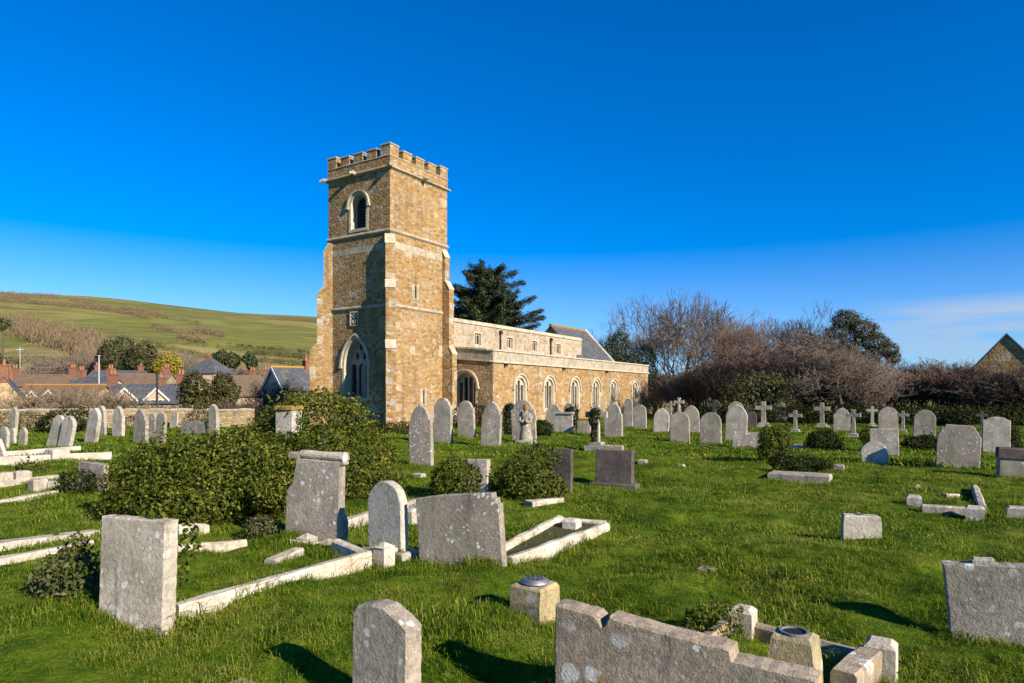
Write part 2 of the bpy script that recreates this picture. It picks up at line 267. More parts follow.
# ------------------------------------------------------------------ helpers
def tag(o, label=None, cat=None, group=None, kind=None):
    if label: o['label'] = label
    if cat: o['category'] = cat
    if group: o['group'] = group
    if kind: o['kind'] = kind
    return o
def empty(name, loc, rz=0, label=None, cat=None, group=None):
    o = bpy.data.objects.new(name, None); C.objects.link(o); o.location = loc; o.rotation_euler = (0, 0, rz)
    o.empty_display_size = 0.2
    return tag(o, label, cat, group)
def link(name, me, mat, parent=None):
    o = bpy.data.objects.new(name, me); C.objects.link(o)
    if mat: me.materials.append(mat)
    if parent: o.parent = parent
    return o
class MB:
    def __init__(self, mat4=None): self.v = []; self.f = []; self.M = mat4
    def add(self, vs, fs):
        n = len(self.v); Mx = self.M
        self.v += [tuple(Mx @ Vector(p)) if Mx else tuple(p) for p in vs]
        self.f += [tuple(i + n for i in f) for f in fs]; return self
    def box(self, x0, x1, y0, y1, z0, z1, b=0.0):
        if b:
            o = [(x0, y0), (x1, y0), (x1, y1), (x0, y1)]
            vs = []
            for z, i in ((z0, 0), (z1 - b, 0), (z1, b)):
                vs += [(x0 + i, y0 + i, z), (x1 - i, y0 + i, z), (x1 - i, y1 - i, z), (x0 + i, y1 - i, z)]
            fs = [(3, 2, 1, 0), (8, 9, 10, 11)]
            for k in (0, 4):
                fs += [(k + i, k + (i + 1) % 4, k + 4 + (i + 1) % 4, k + 4 + i) for i in range(4)]
            return self.add(vs, fs)
        vs = [(x, y, z) for z in (z0, z1) for x, y in ((x0, y0), (x1, y0), (x1, y1), (x0, y1))]
        return self.add(vs, [(3, 2, 1, 0), (4, 5, 6, 7), (0, 1, 5, 4), (1, 2, 6, 5), (2, 3, 7, 6), (3, 0, 4, 7)])
    def prism(self, pts, fn, d0, d1, bev=0.0, cap2=True):
        """outline of (a, z) extruded from depth d0 to d1; fn(a, z, d) -> xyz"""
        n = len(pts)
        cx = sum(p[0] for p in pts) / n; cz = sum(p[1] for p in pts) / n
        def ins(k):
            out = []
            for i in range(n):
                a0, z0 = pts[i - 1]; a1, z1 = pts[i]; a2, z2 = pts[(i + 1) % n]
                tx, tz = a2 - a0, z2 - z0; L = math.hypot(tx, tz) or 1
                out.append((a1 - tz / L * k, z1 + tx / L * k))
            return out
        rings = [(pts, d0)]
        if bev: rings = [(ins(bev), d0), (pts, d0 + bev), (pts, d1 - bev), (ins(bev), d1)]
        else: rings.append((pts, d1))
        vs = []; fs = []
        for pp, d in rings: vs += [fn(a, z, d) for a, z in pp]
        for k in range(len(rings) - 1):
            fs += [(k * n + i, k * n + (i + 1) % n, (k + 1) * n + (i + 1) % n, (k + 1) * n + i) for i in range(n)]
        b = (len(rings) - 1) * n
        tri = geometry.tessellate_polygon([[Vector((a, z, 0)) for a, z in pts]])
        fs += [tuple(reversed(t)) for t in tri]
        if cap2: fs += [tuple(i + b for i in t) for t in tri]
        return self.add(vs, fs)
    def plate(self, outer, holes, fn, d0, d1):
        polys = [outer] + holes; vs0 = [p for pl in polys for p in pl]; n = len(vs0)
        tri = geometry.tessellate_polygon([[Vector((a, z, 0)) for a, z in pl] for pl in polys])
        vs = [fn(a, z, d0) for a, z in vs0]; fs = [tuple(t) for t in tri]
        if d1 is not None:
            vs += [fn(a, z, d1) for a, z in vs0]; fs += [tuple(i + n for i in t) for t in tri]
            o = 0
            for pl in polys:
                m = len(pl); fs += [(o + i, o + (i + 1) % m, n + o + (i + 1) % m, n + o + i) for i in range(m)]; o += m
        return self.add(vs, fs)
    def ring(self, outer, inner, fn, d0, d1, closed=True):
        n = len(outer); vs = []
        for pp, d in ((outer, d1), (outer, d0), (inner, d0), (inner, d1)): vs += [fn(a, z, d) for a, z in pp]
        fs = []
        for k in range(3):
            for i in range(n if closed else n - 1):
                j = (i + 1) % n; fs.append((k * n + i, k * n + j, (k + 1) * n + j, (k + 1) * n + i))
        return self.add(vs, fs)
    def tube(self, pts, rad, sides=6, cap=True):
        vs = []; fs = []; n = len(pts)
        pts = [Vector(p) for p in pts]
        for i, p in enumerate(pts):
            d = (pts[min(i + 1, n - 1)] - pts[max(i - 1, 0)])
            if d.length < 1e-9: d = Vector((0, 0, 1))
            d.normalize(); a = d.orthogonal().normalized(); b = d.cross(a)
            if i: # keep the frame from spinning
                a = (pa - d * pa.dot(d)).normalized(); b = d.cross(a)
            pa = a
            for k in range(sides):
                t = 2 * math.pi * k / sides; vs.append(p + (a * math.cos(t) + b * math.sin(t)) * rad[i])
        for i in range(n - 1):
            fs += [(i * sides + k, i * sides + (k + 1) % sides, (i + 1) * sides + (k + 1) % sides, (i + 1) * sides + k) for k in range(sides)]
        if cap: fs += [tuple(range(sides))[::-1], tuple(range((n - 1) * sides, n * sides))]
        return self.add(vs, fs)
    def lathe(self, prof, n=20):
        vs = [(r * math.cos(2 * math.pi * k / n), r * math.sin(2 * math.pi * k / n), z) for r, z in prof for k in range(n)]
        fs = [(i * n + k, i * n + (k + 1) % n, (i + 1) * n + (k + 1) % n, (i + 1) * n + k) for i in range(len(prof) - 1) for k in range(n)]
        fs += [tuple(range(n))[::-1], tuple(range((len(prof) - 1) * n, len(prof) * n))]
        return self.add(vs, fs)
    def build(self, name, mat, parent=None, smooth=False):
        me = bpy.data.meshes.new(name); me.from_pydata(self.v, [], self.f); me.validate(); me.update()
        if smooth: me.polygons.foreach_set('use_smooth', [True] * len(me.polygons))
        return link(name, me, mat, parent)
def np_mesh(name, verts, nper, mat, parent=None):
    """many equal polygons: verts (N, nper, 3)"""
    N = len(verts); me = bpy.data.meshes.new(name)
    me.vertices.add(N * nper); me.vertices.foreach_set('co', np.ascontiguousarray(verts, dtype=np.float32).ravel())
    me.loops.add(N * nper); me.loops.foreach_set('vertex_index', np.arange(N * nper, dtype=np.int32))
    me.polygons.add(N); me.polygons.foreach_set('loop_start', np.arange(0, N * nper, nper, dtype=np.int32))
    me.update(calc_edges=True)
    return link(name, me, mat, parent)
def unit(a): return a / np.maximum(np.linalg.norm(a, axis=-1, keepdims=True), 1e-9)
def leaves(name, cen, nor, length, width, mat, parent=None, seed=0, droop=0.4, tilt=0.9, axis=None):
    g = np.random.default_rng(seed); N = len(cen)
    n = unit(nor + g.normal(0, tilt * 0.5, (N, 3)))
    ax = unit(g.normal(0, 1, (N, 3)) + np.array([0, 0, -droop])) if axis is None else unit(axis + g.normal(0, 0.25, (N, 3)))
    ax = unit(ax - n * (ax * n).sum(1, keepdims=True)); sd = np.cross(n, ax)
    L = (length * g.uniform(0.45, 1.3, (N, 1))); Wd = width * g.uniform(0.7, 1.2, (N, 1))
    q = np.stack([cen - ax * L * 0.5, cen + sd * Wd * 0.5 + n * Wd * 0.18, cen + ax * L * 0.5, cen - sd * Wd * 0.5 + n * Wd * 0.18], 1)
    return np_mesh(name, q, 4, mat, parent)
def lump(d, k, seed):
    g = np.random.default_rng(seed); s = np.zeros(len(d))
    for i in range(6):
        w = g.normal(0, 1, 3) * k * (1 + 0.5 * i); s += np.sin(d @ w + g.uniform(0, 6.28)) / (1 + 0.35 * i)
    return s / 2.6
def ell_points(ells, N, seed, shell=0.14, rough=0.16, k=2.6):
    """points in the outer shell of a union of ellipsoids (cx,cy,cz,rx,ry,rz), plus outward directions"""
    g = np.random.default_rng(seed); E = np.array(ells, float)
    w = (E[:, 3] * E[:, 4] + E[:, 4] * E[:, 5] + E[:, 3] * E[:, 5]); idx = g.choice(len(E), N, p=w / w.sum())
    d = unit(g.normal(0, 1, (N, 3))); e = E[idx]
    off = lump(d + e[:, :3] * 0.7, k, seed + 1)
    off2 = lump(d * 1.0 + e[:, :3] * 1.9, k * 3.2, seed + 7)
    r = (1 + rough * off + rough * .55 * off2) * (1 - np.abs(g.normal(0, shell, N)))
    p = e[:, :3] + d * e[:, 3:] * r[:, None]
    keep = (p[:, 2] > 0.0) | (E[:, 2].min() < 0.02)
    # drop what lies deep inside another ellipsoid
    for q in E:
        inside = (((p - q[:3]) / q[3:]) ** 2).sum(1) < 0.42
        keep &= ~inside
    nn = unit(d / e[:, 3:])
    return p[keep], nn[keep]

def gz(x, y):
    """ground height"""
    r = math.hypot(x, y)
    z = 0.0
    if r < 70:
        z += (0.085 * noise.noise((x * 0.42, y * 0.42, 3.1)) + 0.125 * noise.noise((x * 1.0, y * 1.0, 7.7)) + 0.06 * noise.noise((x * 2.6, y * 2.6, 2.2))) * max(0, min(1, (70 - r) / 25))
        if r < 25: z += 0.012 * noise.noise((x * 5, y * 5, 1.7))
    # village lies lower, left behind the yard
    t = max(0, min(1, (y - 34.5) / 14)) * max(0, min(1, (-x - y * 0.16 - 5.2) / 3.5)); t = t * t * (3 - 2 * t)
    z -= 3.2 * t
    if y > 60 :
        q = x / y
        vr = 289 + 0.083 * (q * F + 512) + 1.2 * math.sin(q * 14 + 1) if q > -0.77 else 289 - 3.0
        u = q * F + 512
        if u > 330: vr += (u - 330) ** 2 * 0.00045
        top = max(0.0, (395 - vr) / F * 1050 + 6)
        k = max(0, min(1, (y - 190) / 900)); k = k * k * (3 - 2 * k) * 0.62 + k * 0.38
        z += top * k + (6 * noise.noise((x * 0.006, y * 0.006, 0)) + 1.6 * noise.noise((x * 0.025, y * 0.025, 4))) * min(1, k * 5) * min(1, top / 40) * (1 - 0.75 * max(0, k - 0.6) / 0.4)
        if y > 1090: z -= (y - 1090) * 0.05 * min(1, top / 60)
        z -= 2.5 * max(0, min(1, (y - 60) / 60))
    return z
def base_y(vb): return EYE * F / (vb - HOR)
def at(u, Y, z=None):
    x = (u - 512) / F * Y
    return Vector((x, Y, gz(x, Y) if z is None else z))
def zat(v, Y): return EYE - (v - HOR) / F * Y

# ------------------------------------------------------------------ ground sheet
ang = np.concatenate([np.linspace(-62, 62, 380), np.linspace(64, 296, 60)]); na = len(ang)
rad = np.concatenate([[0.2], np.geomspace(0.6, 6000, 330)]); nr = len(rad)
gv = []
for r_ in rad:
    for a_ in ang:
        x = r_ * math.sin(R(a_)); y = r_ * math.cos(R(a_)); gv.append((x, y, gz(x, y)))
gf = [(i * na + j, i * na + (j + 1) % na, (i + 1) * na + (j + 1) % na, (i + 1) * na + j) for i in range(nr - 1) for j in range(na)]
gf.append(tuple(range(na))[::-1])
me = bpy.data.meshes.new('ground'); me.from_pydata(gv, [], gf); me.polygons.foreach_set('use_smooth', [True] * len(gf)); me.update()
tag(link('ground', me, M['ground']), kind='structure')

# ------------------------------------------------------------------ church (local x = east, y = north, origin = south-west corner of the tower)
TH = math.atan2(0.845, 0.535)
church = empty('church', (-6.48, 35.5, 0), TH, 'old golden rubble-stone church with a square battlemented tower and long low aisle', 'church')
def south(y0): return lambda a, z, d: (a, y0 + d, z)
def west(x0): return lambda a, z, d: (x0 + d, a, z)
def rect(a0, a1, z0, z1): return [(a0, z0), (a1, z0), (a1, z1), (a0, z1)]
def arch(cx, z0, w, zs, kind='round', o=0.0, n=9, o0=None):
    """outline from bottom left, anticlockwise; o grows it outward"""
    h = w / 2 + o; zb = z0 - (o if o0 is None else o0); pts = [(cx - h, zb), (cx + h, zb)]
    if kind == 'flat': return pts + [(cx + h, zs + o), (cx - h, zs + o)]
    if kind == 'round':
        return pts + [(cx + h * math.cos(math.pi * i / (2 * n)), zs + h * math.sin(math.pi * i / (2 * n))) for i in range(2 * n + 1)]
    rr = w * 0.95; c = rr - w / 2; R2 = rr + o
    A = math.acos(c / R2)
    right = [(cx - c + R2 * math.cos(A * i / n), zs + R2 * math.sin(A * i / n)) for i in range(n + 1)]
    left = [(2 * cx - x, z) for x, z in reversed(right[:-1])]
    return pts + right + left
def window(fn, cx, z0, w, zs, kind, lights, depth=0.28, hood=True, sur=0.16, mat='ashlar_pale', louvre=False, splay=0.09, tmat=None):
    o1 = arch(cx, z0, w, zs, kind); mb = MB()
    o2 = arch(cx, z0, w, zs, kind, sur); mb.ring(o2, o1, fn, -0.025, 0.06)
    inn = arch(cx, z0, w - 2 * splay, zs, kind)
    n = len(o1)
    mb.add([fn(a, z, -0.025) for a, z in o1] + [fn(a, z, depth) for a, z in inn], [(i, (i + 1) % n, n + (i + 1) % n, n + i) for i in range(n)])
    wo = mb.build('window', M[mat], church)
    if hood:
        a1 = arch(cx, z0, w, zs, kind, sur + 0.003)[2:]; a2 = arch(cx, z0, w, zs, kind, sur + 0.10)[2:]
        hb = MB().ring(a2, a1, fn, -0.11, 0.02, closed=False)
        for s in (-1, 1):
            xx = cx + s * (w / 2 + sur + 0.06); hb.add(*box_fn(fn, xx - 0.09, xx + 0.09, zs - 0.16, zs + 0.002, -0.12, 0.02))
        hb.build('hood_mould', M[mat], wo)
    MB().prism(arch(cx, z0, w - 2 * splay, zs, kind), fn, depth + 0.06, depth + 0.10).build('glass', M['louvre' if louvre else 'glass'], wo)
    if lights:
        wi = w - 2 * splay - 0.004; holes = []; lw = wi / lights
        for k in range(lights):
            c = cx - wi / 2 + lw * (k + 0.5)
            dx = abs(c - cx) + lw * 0.5
            if kind == 'round': top = zs + math.sqrt(max(0.0, (wi / 2) ** 2 - (dx * 0.9) ** 2))
            elif kind == 'flat': top = zs - 0.04
            else: top = zs + (0.15 if lights > 1 else wi * 0.5)
            g = lw * 0.40
            holes.append(arch(c, z0 + 0.08, 2 * g, top - g - 0.06 if kind != 'flat' else top - g - 0.04, 'round', n=4))
        if kind == 'pointed' and lights == 3:
            for dx in (-0.5, 0.5):
                holes.append([(cx + dx * lw + lw * 0.26 * math.cos(t * math.pi / 4), zs + 0.52 + lw * 0.4 * math.sin(t * math.pi / 4)) for t in range(8)])
            holes.append([(cx + lw * 0.24 * math.cos(t * math.pi / 4), zs + 1.02 + lw * 0.36 * math.sin(t * math.pi / 4)) for t in range(8)])
        MB().plate(arch(cx, z0, wi, zs, kind), holes, fn, depth - 0.05, depth + 0.05).build('tracery', M[tmat or mat], wo)
    if louvre:
        lb = MB(); z = z0 + 0.1
        while z < zs + w * 0.35:
            lb.add(*box_fn(fn, cx - w * 0.3, cx + w * 0.3, z, z + 0.05, depth - 0.06, depth + 0.05)); z += 0.17
        lb.build('louvre', M['louvre'], wo)
    return o1
def box_fn(fn, a0, a1, z0, z1, d0, d1):
    vs = [fn(a, z, d) for d in (d0, d1) for a, z in ((a0, z0), (a1, z0), (a1, z1), (a0, z1))]
    return vs, [(3, 2, 1, 0), (4, 5, 6, 7), (0, 1, 5, 4), (1, 2, 6, 5), (2, 3, 7, 6), (3, 0, 4, 7)]
TX, TY = 4.9, 4.7
fw, fs_ = west(0.0), south(0.0)
# tower walls
hW = [window(fw, 2.55, 1.55, 1.75, 3.35, 'pointed', 3, depth=0.48, splay=0.04, tmat='grey'),  # tracery in darker grey stone: shade of the recess put into its colour
      window(fw, 2.32, 10.85, 1.15, 12.15, 'round', 0, depth=0.42, louvre=True)]
tw = MB(); tw.plate(rect(0, TY, 0, 13.8), hW, fw, 0, None)
slits = [arch(2.05, 7.1, 0.16, 7.75, 'flat'), arch(2.75, 1.2, 0.14, 1.95, 'flat')]
tw.plate(rect(0, TX, 0, 13.8), slits, fs_, 0, None)
for s in slits: # slit reveals
    n = len(s); tw.add([fs_(a, z, 0) for a, z in s] + [fs_(a, z, 0.4) for a, z in s], [(i, (i + 1) % n, n + (i + 1) % n, n + i) for i in range(n)])
    tw.add([fs_(a, z, 0.4) for a, z in s], [(0, 1, 2, 3)])
tw.add([(TX, 0, 0), (TX, TY, 0), (TX, TY, 13.8), (TX, 0, 13.8), (0, TY, 0), (0, TY, 13.8)], [(0, 1, 2, 3), (1, 4, 5, 2)])
tw.build('tower_wall', M['rubble'], church)
for i, s in enumerate(slits):
    a, z0 = s[0]; z1 = s[2][1]; a1 = s[1][0]; sb = MB()
    for q in ((a - 0.24, a - 0.003, z0 - 0.12, z1 + 0.12), (a1 + 0.003, a1 + 0.2, z0 - 0.12, z1 + 0.12)): sb.add(*box_fn(fs_, q[0], q[1], q[2], q[3], -0.02, 0.05))
    sb.build('slit_surround', M['ashlar'], church)
def band(name, z0, z1, pr, mat, x0=0, x1=TX, y0=0, y1=TY, bev=0.05):
    mb = MB(); k = [(x0 - pr, y0 - pr), (x1 + pr, y0 - pr), (x1 + pr, y1 + pr), (x0 - pr, y1 + pr)]; j = [(x0 - .03, y0 - .03), (x1 + .03, y0 - .03), (x1 + .03, y1 + .03), (x0 - .03, y1 + .03)]
    vs = [(x, y, z0) for x, y in j] + [(x, y, z0 + (z1 - z0) * 0.35) for x, y in k] + [(x, y, z0 + (z1 - z0) * 0.6) for x, y in k] + [(x, y, z1) for x, y in j]
    fs = [(r * 4 + i, r * 4 + (i + 1) % 4, r * 4 + 4 + (i + 1) % 4, r * 4 + 4 + i) for r in range(3) for i in range(4)]
    mb.add(vs, fs); return mb.build(name, M[mat], church)
band('string_course', 13.74, 13.96, 0.17, 'ashlar')
band('string_course', 10.38, 10.58, 0.10, 'ashlar')
band('string_course', 6.40, 6.60, 0.09, 'ashlar')
pb = MB(); pb.box(-0.13, TX + 0.13, -0.13, TY + 0.13, -0.3, 0.55, 0.1); pb.build('plinth', M['rubble'], church)
gb = MB(); gb.plate(rect(0.35, 4.5, 9.55, 9.95), [], fs_, -0.004, None); gb.plate(rect(0.4, 4.3, 9.5, 9.85), [], fw, -0.004, None)
gb.build('ashlar_band', M['ashlar'], church)
# parapet, merlons with coping
PT = 0.32
pm = MB()
for x0, x1, y0, y1 in ((-.02, TX + .02, -.02, PT), (-.02, TX + .02, TY - PT, TY + .02), (-.02, PT, PT, TY - PT), (TX - PT, TX + .02, PT, TY - PT)): pm.box(x0, x1, y0, y1, 13.7, 14.44)
pm.build('parapet', M['rubble'], church)
cm = MB()
for x0, x1, y0, y1 in ((-.05, TX + .05, -.05, PT + .03), (-.05, TX + .05, TY - PT - .03, TY + .05), (-.05, PT + .03, PT + .032, TY - PT - .032), (TX - PT - .03, TX + .05, PT + .032, TY - PT - .032)): cm.box(x0, x1, y0, y1, 14.443, 14.51, 0.03)
cm.build('parapet_coping', M['ashlar'], church)
def merlon(cx, cy, lx, ly, zt):
    mo = MB().box(cx - lx / 2, cx + lx / 2, cy - ly / 2, cy + ly / 2, 14.513, zt - 0.1).build('merlon', M['rubble'], church)
    mb = MB(); mb.box(cx - lx / 2 - .03, cx + lx / 2 + .03, cy - ly / 2 - .03, cy + ly / 2 + .03, zt - 0.098, zt, 0.04)
    # moulded side copings running down to the crenel
    mb.build('merlon_coping', M['yellow'], mo)
for i in range(5):
    fx = 0.32 + (TX - 0.64) * i / 4; fy = 0.31 + (TY - 0.62) * i / 4
    zt = 15.16 if i in (0, 4) else 15.04
    if i in (0, 4):
        for cy in (0.31, TY - 0.31): merlon(fx, cy, 0.68, 0.66, zt)
    else:
        merlon(fx, PT / 2 - .01, 0.70, PT, zt); merlon(fx, TY - PT / 2 + .01, 0.70, PT, zt)
        merlon(PT / 2 - .01, fy, PT, 0.66, zt); merlon(TX - PT / 2 + .01, fy, PT, 0.66, zt)
MB().box(PT, TX - PT, PT, TY - PT, 13.75, 13.9).build('tower_roof', M['lead'], church)
# gargoyles
def gargoyle(x, y, dx, dy):
    p = Vector((x, y, 13.84)); d = Vector((dx, dy, 0)).normalized()
    MB().tube([p - d * 0.05, p + d * 0.2 + Vector((0, 0, .04)), p + d * 0.32, p + d * 0.44 + Vector((0, 0, -.05))], [0.13, 0.12, 0.09, 0.05], 7).build('gargoyle', M['ashlar'], church)
gargoyle(-0.1, 2.5, -1, 0); gargoyle(-0.05, TY + 0.05, -1, 1); gargoyle(2.6, -0.1, 0, -1); gargoyle(-0.05, -0.05, -1, -1)
# buttresses
def buttress(cx, cy, dx, dy, prof, hw):
    d = Vector((dx, dy, 0)).normalized(); s = Vector((-d.y, d.x, 0))
    fn = lambda a, z, q: tuple(Vector((cx, cy, z)) + d * a + s * q)
    b = MB().prism(prof, fn, -hw, hw).build('buttress', M['rubble'], church)
    for i in range(len(prof) - 1):
        (a0, z0), (a1, z1) = prof[i], prof[i + 1]
        if a1 < a0 - 0.05 and z1 > z0 and z0 > 1:
            n = Vector((z1 - z0, a0 - a1)).normalized() * 0.03
            sl_ = [(a0 + 0.035, z0 - 0.02), (a0 + n.x, z0 + n.y), (a1 + n.x, z1 + n.y), (a1, z1 + .001)]
            MB().prism(sl_, fn, -hw - 0.03, hw + 0.03).build('weathering_stone', M['ashlar_pale'], b)
    # dressed quoins on the outer end, each stone proud of the rubble
    z = 0.7; rr = random.Random(int(cx * 10 + cy))
    while z < 9.3:
        h = rr.uniform(0.28, 0.45); pr = [a for a, zz in prof if zz >= z - 0.01]
        e = max(0.0, 1.0 if z + h < prof[2][1] - .05 else 0)
        if rr.random() < 0.4:
            amax = prof[1][0]
            for (a0, z0), (a1, z1) in zip(prof[1:], prof[2:]):
                if z0 <= z and z + h <= z1 and abs(a0 - a1) < 1e-6:
                    sd = rr.choice((-1, 1)); w_ = rr.uniform(0.22, 0.4)
                    pts = rect(a0 - rr.uniform(.2, .34), a0 + 0.008, z, z + h)
                    lo, hi = (hw - w_, hw + 0.008) if sd > 0 else (-hw - 0.008, -hw + w_)
                    MB().prism(pts, fn, lo, hi).build('quoin', M['ashlar'], b)
        z += h + 0.02
P3 = lambda k: [(-.4, -.3), (1.0 * k, -.3), (1.0 * k, 4.15), (.6 * k, 4.6), (.6 * k, 7.35), (.25 * k, 7.8), (.25 * k, 9.75), (-.05, 10.28), (-.4, 10.28)]
buttress(0, 0, -1, -1, P3(1.0), 0.25)
buttress(0, TY, -1, 1, P3(1.0), 0.25)
buttress(TX - 0.24, 0, 0, -1, [(-.3, -.3), (.75, -.3), (.75, 4.1), (.52, 4.5), (.52, 7.9), (.2, 8.4), (.2, 9.8), (-.03, 10.25), (-.3, 10.25)], 0.22)
# carved wall panel above the west window
pl = MB(); pl.plate(rect(2.3, 2.95, 5.5, 6.32), [rect(2.38, 2.87, 5.58, 6.24)], fw, -0.06, 0.02)
po = pl.build('wall_panel', M['ashlar_pale'], church)
ph = MB(); rr = random.Random(4)
ph.plate(rect(2.38, 2.87, 5.58, 6.24), [], fw, 0.0 - 0.004, None)
ph.build('panel_ground', M['iron'], po)
cv = MB()
for (a, z, w_, h_) in ((2.62, 5.98, .17, .22), (2.5, 5.78, .12, .2), (2.75, 5.78, .12, .2), (2.62, 5.68, .2, .1), (2.45, 6.08, .07, .12), (2.79, 6.08, .07, .12), (2.62, 6.16, .3, .06)):
    cv.prism([(a + w_ / 2 * math.cos(t * math.pi / 4), z + h_ / 2 * math.sin(t * math.pi / 4)) for t in range(8)], fw, -0.05, 0.0)
cv.build('carving', M['ashlar_pale'], po)
# aisle
AX0, AX1, AY = 5.0, 29.3, -3.22
fa = south(AY); fawx = AX0 + 0.004
hA = [window(fa, 5 + s, 0.75, 1.18, 2.15, 'round', 3, depth=0.15, splay=0.05, sur=0.17) for s in (2.97, 6.52, 10.2, 13.6, 16.85, 21.3)]
aw = MB(); aw.plate(rect(AX0, AX1, -.5, 3.6), hA, fa, 0, None)
faw = west(AX0)
hw_ = [window(faw, AY + 3.22 - 1.22, 1.0, 1.6, 2.2, 'round', 4, depth=0.45, hood=True, splay=0.08, sur=0.12)]
aw.plate([(AY, -.5), (-.03, -.5), (-.03, 3.9), (AY, 3.6)], hw_, faw, 0, None)
aw.add([(AX1, AY, -.5), (AX1, 0, -.5), (AX1, 0, 3.6), (AX1, AY, 3.6)], [(0, 1, 2, 3)])
aw.build('aisle_wall', M['rubble'], church)
ap = MB()
ap.box(AX0 - .02, AX1 + .03, AY - .03, AY + .3, 3.66, 4.22); ap.box(AX1 - .3, AX1 + .03, AY + .302, 0, 3.66, 4.22)
ap.prism([(AY + .302, 3.69), (-.03, 3.96), (-.03, 4.52), (AY + .302, 4.25)], faw, -.02, .3)
ap.build('aisle_parapet', M['ashlar'], church)
ac = MB()
ac.box(AX0 - .1, AX1 + .1, AY - .1, AY + .36, 4.223, 4.32, 0.03); ac.box(AX0 - .09, AX1 + .1, AY - .11, AY + .1, 3.56, 3.657, 0.03)
ac.prism([(AY + .362, 4.256), (-.03, 4.523), (-.03, 4.62), (AY + .362, 4.353)], faw, -.1, .36)
ac.prism([(AY + .102, 3.59), (-.03, 3.86), (-.03, 3.957), (AY + .102, 3.687)], faw, -.09, .1)
ac.build('aisle_coping', M['ashlar_pale'], church)
for s in (1.2, 8.4, 15.4): # small lead spouts under the parapet
    MB().box(5 + s - .07, 5 + s + .07, AY - .22, AY - .002, 3.38, 3.54).build('rain_spout', M['iron'], church)
MB().add([(AX0 + .3, AY + .3, 4.0), (AX1 - .3, AY + .3, 4.0), (AX1 - .3, 0, 4.6), (AX0 + .3, 0, 4.6)], [(0, 1, 2, 3)]).build('aisle_roof', M['lead'], church)
# clerestory (nave)
CX0, CX1 = 4.95, 22.8
fc = south(0.02)
hC = [window(fc, 5 + s, 4.85, 0.72, 5.6, 'flat', 2, depth=0.16, hood=False, sur=0.1, splay=0.03) for s in (3.08, 6.85, 10.2, 13.8)]
cw = MB(); cw.plate(rect(CX0, CX1, 3.5, 6.12), hC, fc, 0, None)
cw.add([(CX1, .02, 3.5), (CX1, TY, 3.5), (CX1, TY, 6.12), (CX1, .02, 6.12)], [(0, 1, 2, 3)])
cw.add([(CX0, TY, -.5), (CX1, TY, -.5), (CX1, TY, 6.12), (CX0, TY, 6.12)], [(0, 1, 2, 3)])
cw.build('clerestory_wall', M['rubble_pale'], church)
cc = MB(); cc.box(CX0, CX1 + .06, -.05, .3, 6.123, 6.22, .02); cc.box(CX0, CX1 + .06, .0, .3, 6.223, 6.36, .03); cc.build('clerestory_coping', M['ashlar_pale'], church)
MB().box(CX0, CX1, .3, TY, 6.0, 6.2).build('nave_roof', M['lead'], church)
for s in (5.6, 12.5):
    dp = MB(); dp.tube([(5 + s, -.07, 4.5), (5 + s, -.07, 5.75)], [.05, .05], 8); dp.box(5 + s - .1, 5 + s + .1, -.17, -.035, 5.75, 5.98); dp.build('drainpipe', M['iron'], church)
# chancel with steep slate roof and stone gable coping
KX0, KX1, KY0, KY1, KR, KE = 22.0, 28.6, -.1, 5.0, 7.38, 4.7
km = (KY0 + KY1) / 2
kw = MB(); kw.prism([(KY0, -.5), (KY1, -.5), (KY1, KE), (km, KR - .1), (KY0, KE)], west(0), KX0, KX1 - .02); kw.build('chancel_wall', M['rubble'], church)
kr = MB()
sl1 = [(KY0 - .25, KE - .26), (km, KR - .002), (km, KR + .12), (KY0 - .25, KE - .13)]
sl2 = [(KY1 + .25, KE - .26), (km, KR - .002), (km, KR + .12), (KY1 + .25, KE - .13)]
kr.prism(sl1, west(0), KX0 - .1, KX1 - .3); kr.prism(sl2, west(0), KX0 - .1, KX1 - .3)
kr.build('chancel_roof', M['slate'], church)
MB().tube([(KX0 - .1, km, KR + .12), (KX1 - .3, km, KR + .12)], [.13, .13], 8).build('ridge_tiles', M['lichenhead'], church)
kc = MB()
kc.prism([(KY0 - .3, KE - .3), (km, KR + .03), (km, KR + .3), (KY0 - .3, KE - .03)], west(0), KX1 - .298, KX1 + .05)
kc.prism([(KY1 + .3, KE - .3), (km, KR + .03), (km, KR + .3), (KY1 + .3, KE - .03)], west(0), KX1 - .298, KX1 + .05)
kc.build('gable_coping', M['ashlar_pale'], church)

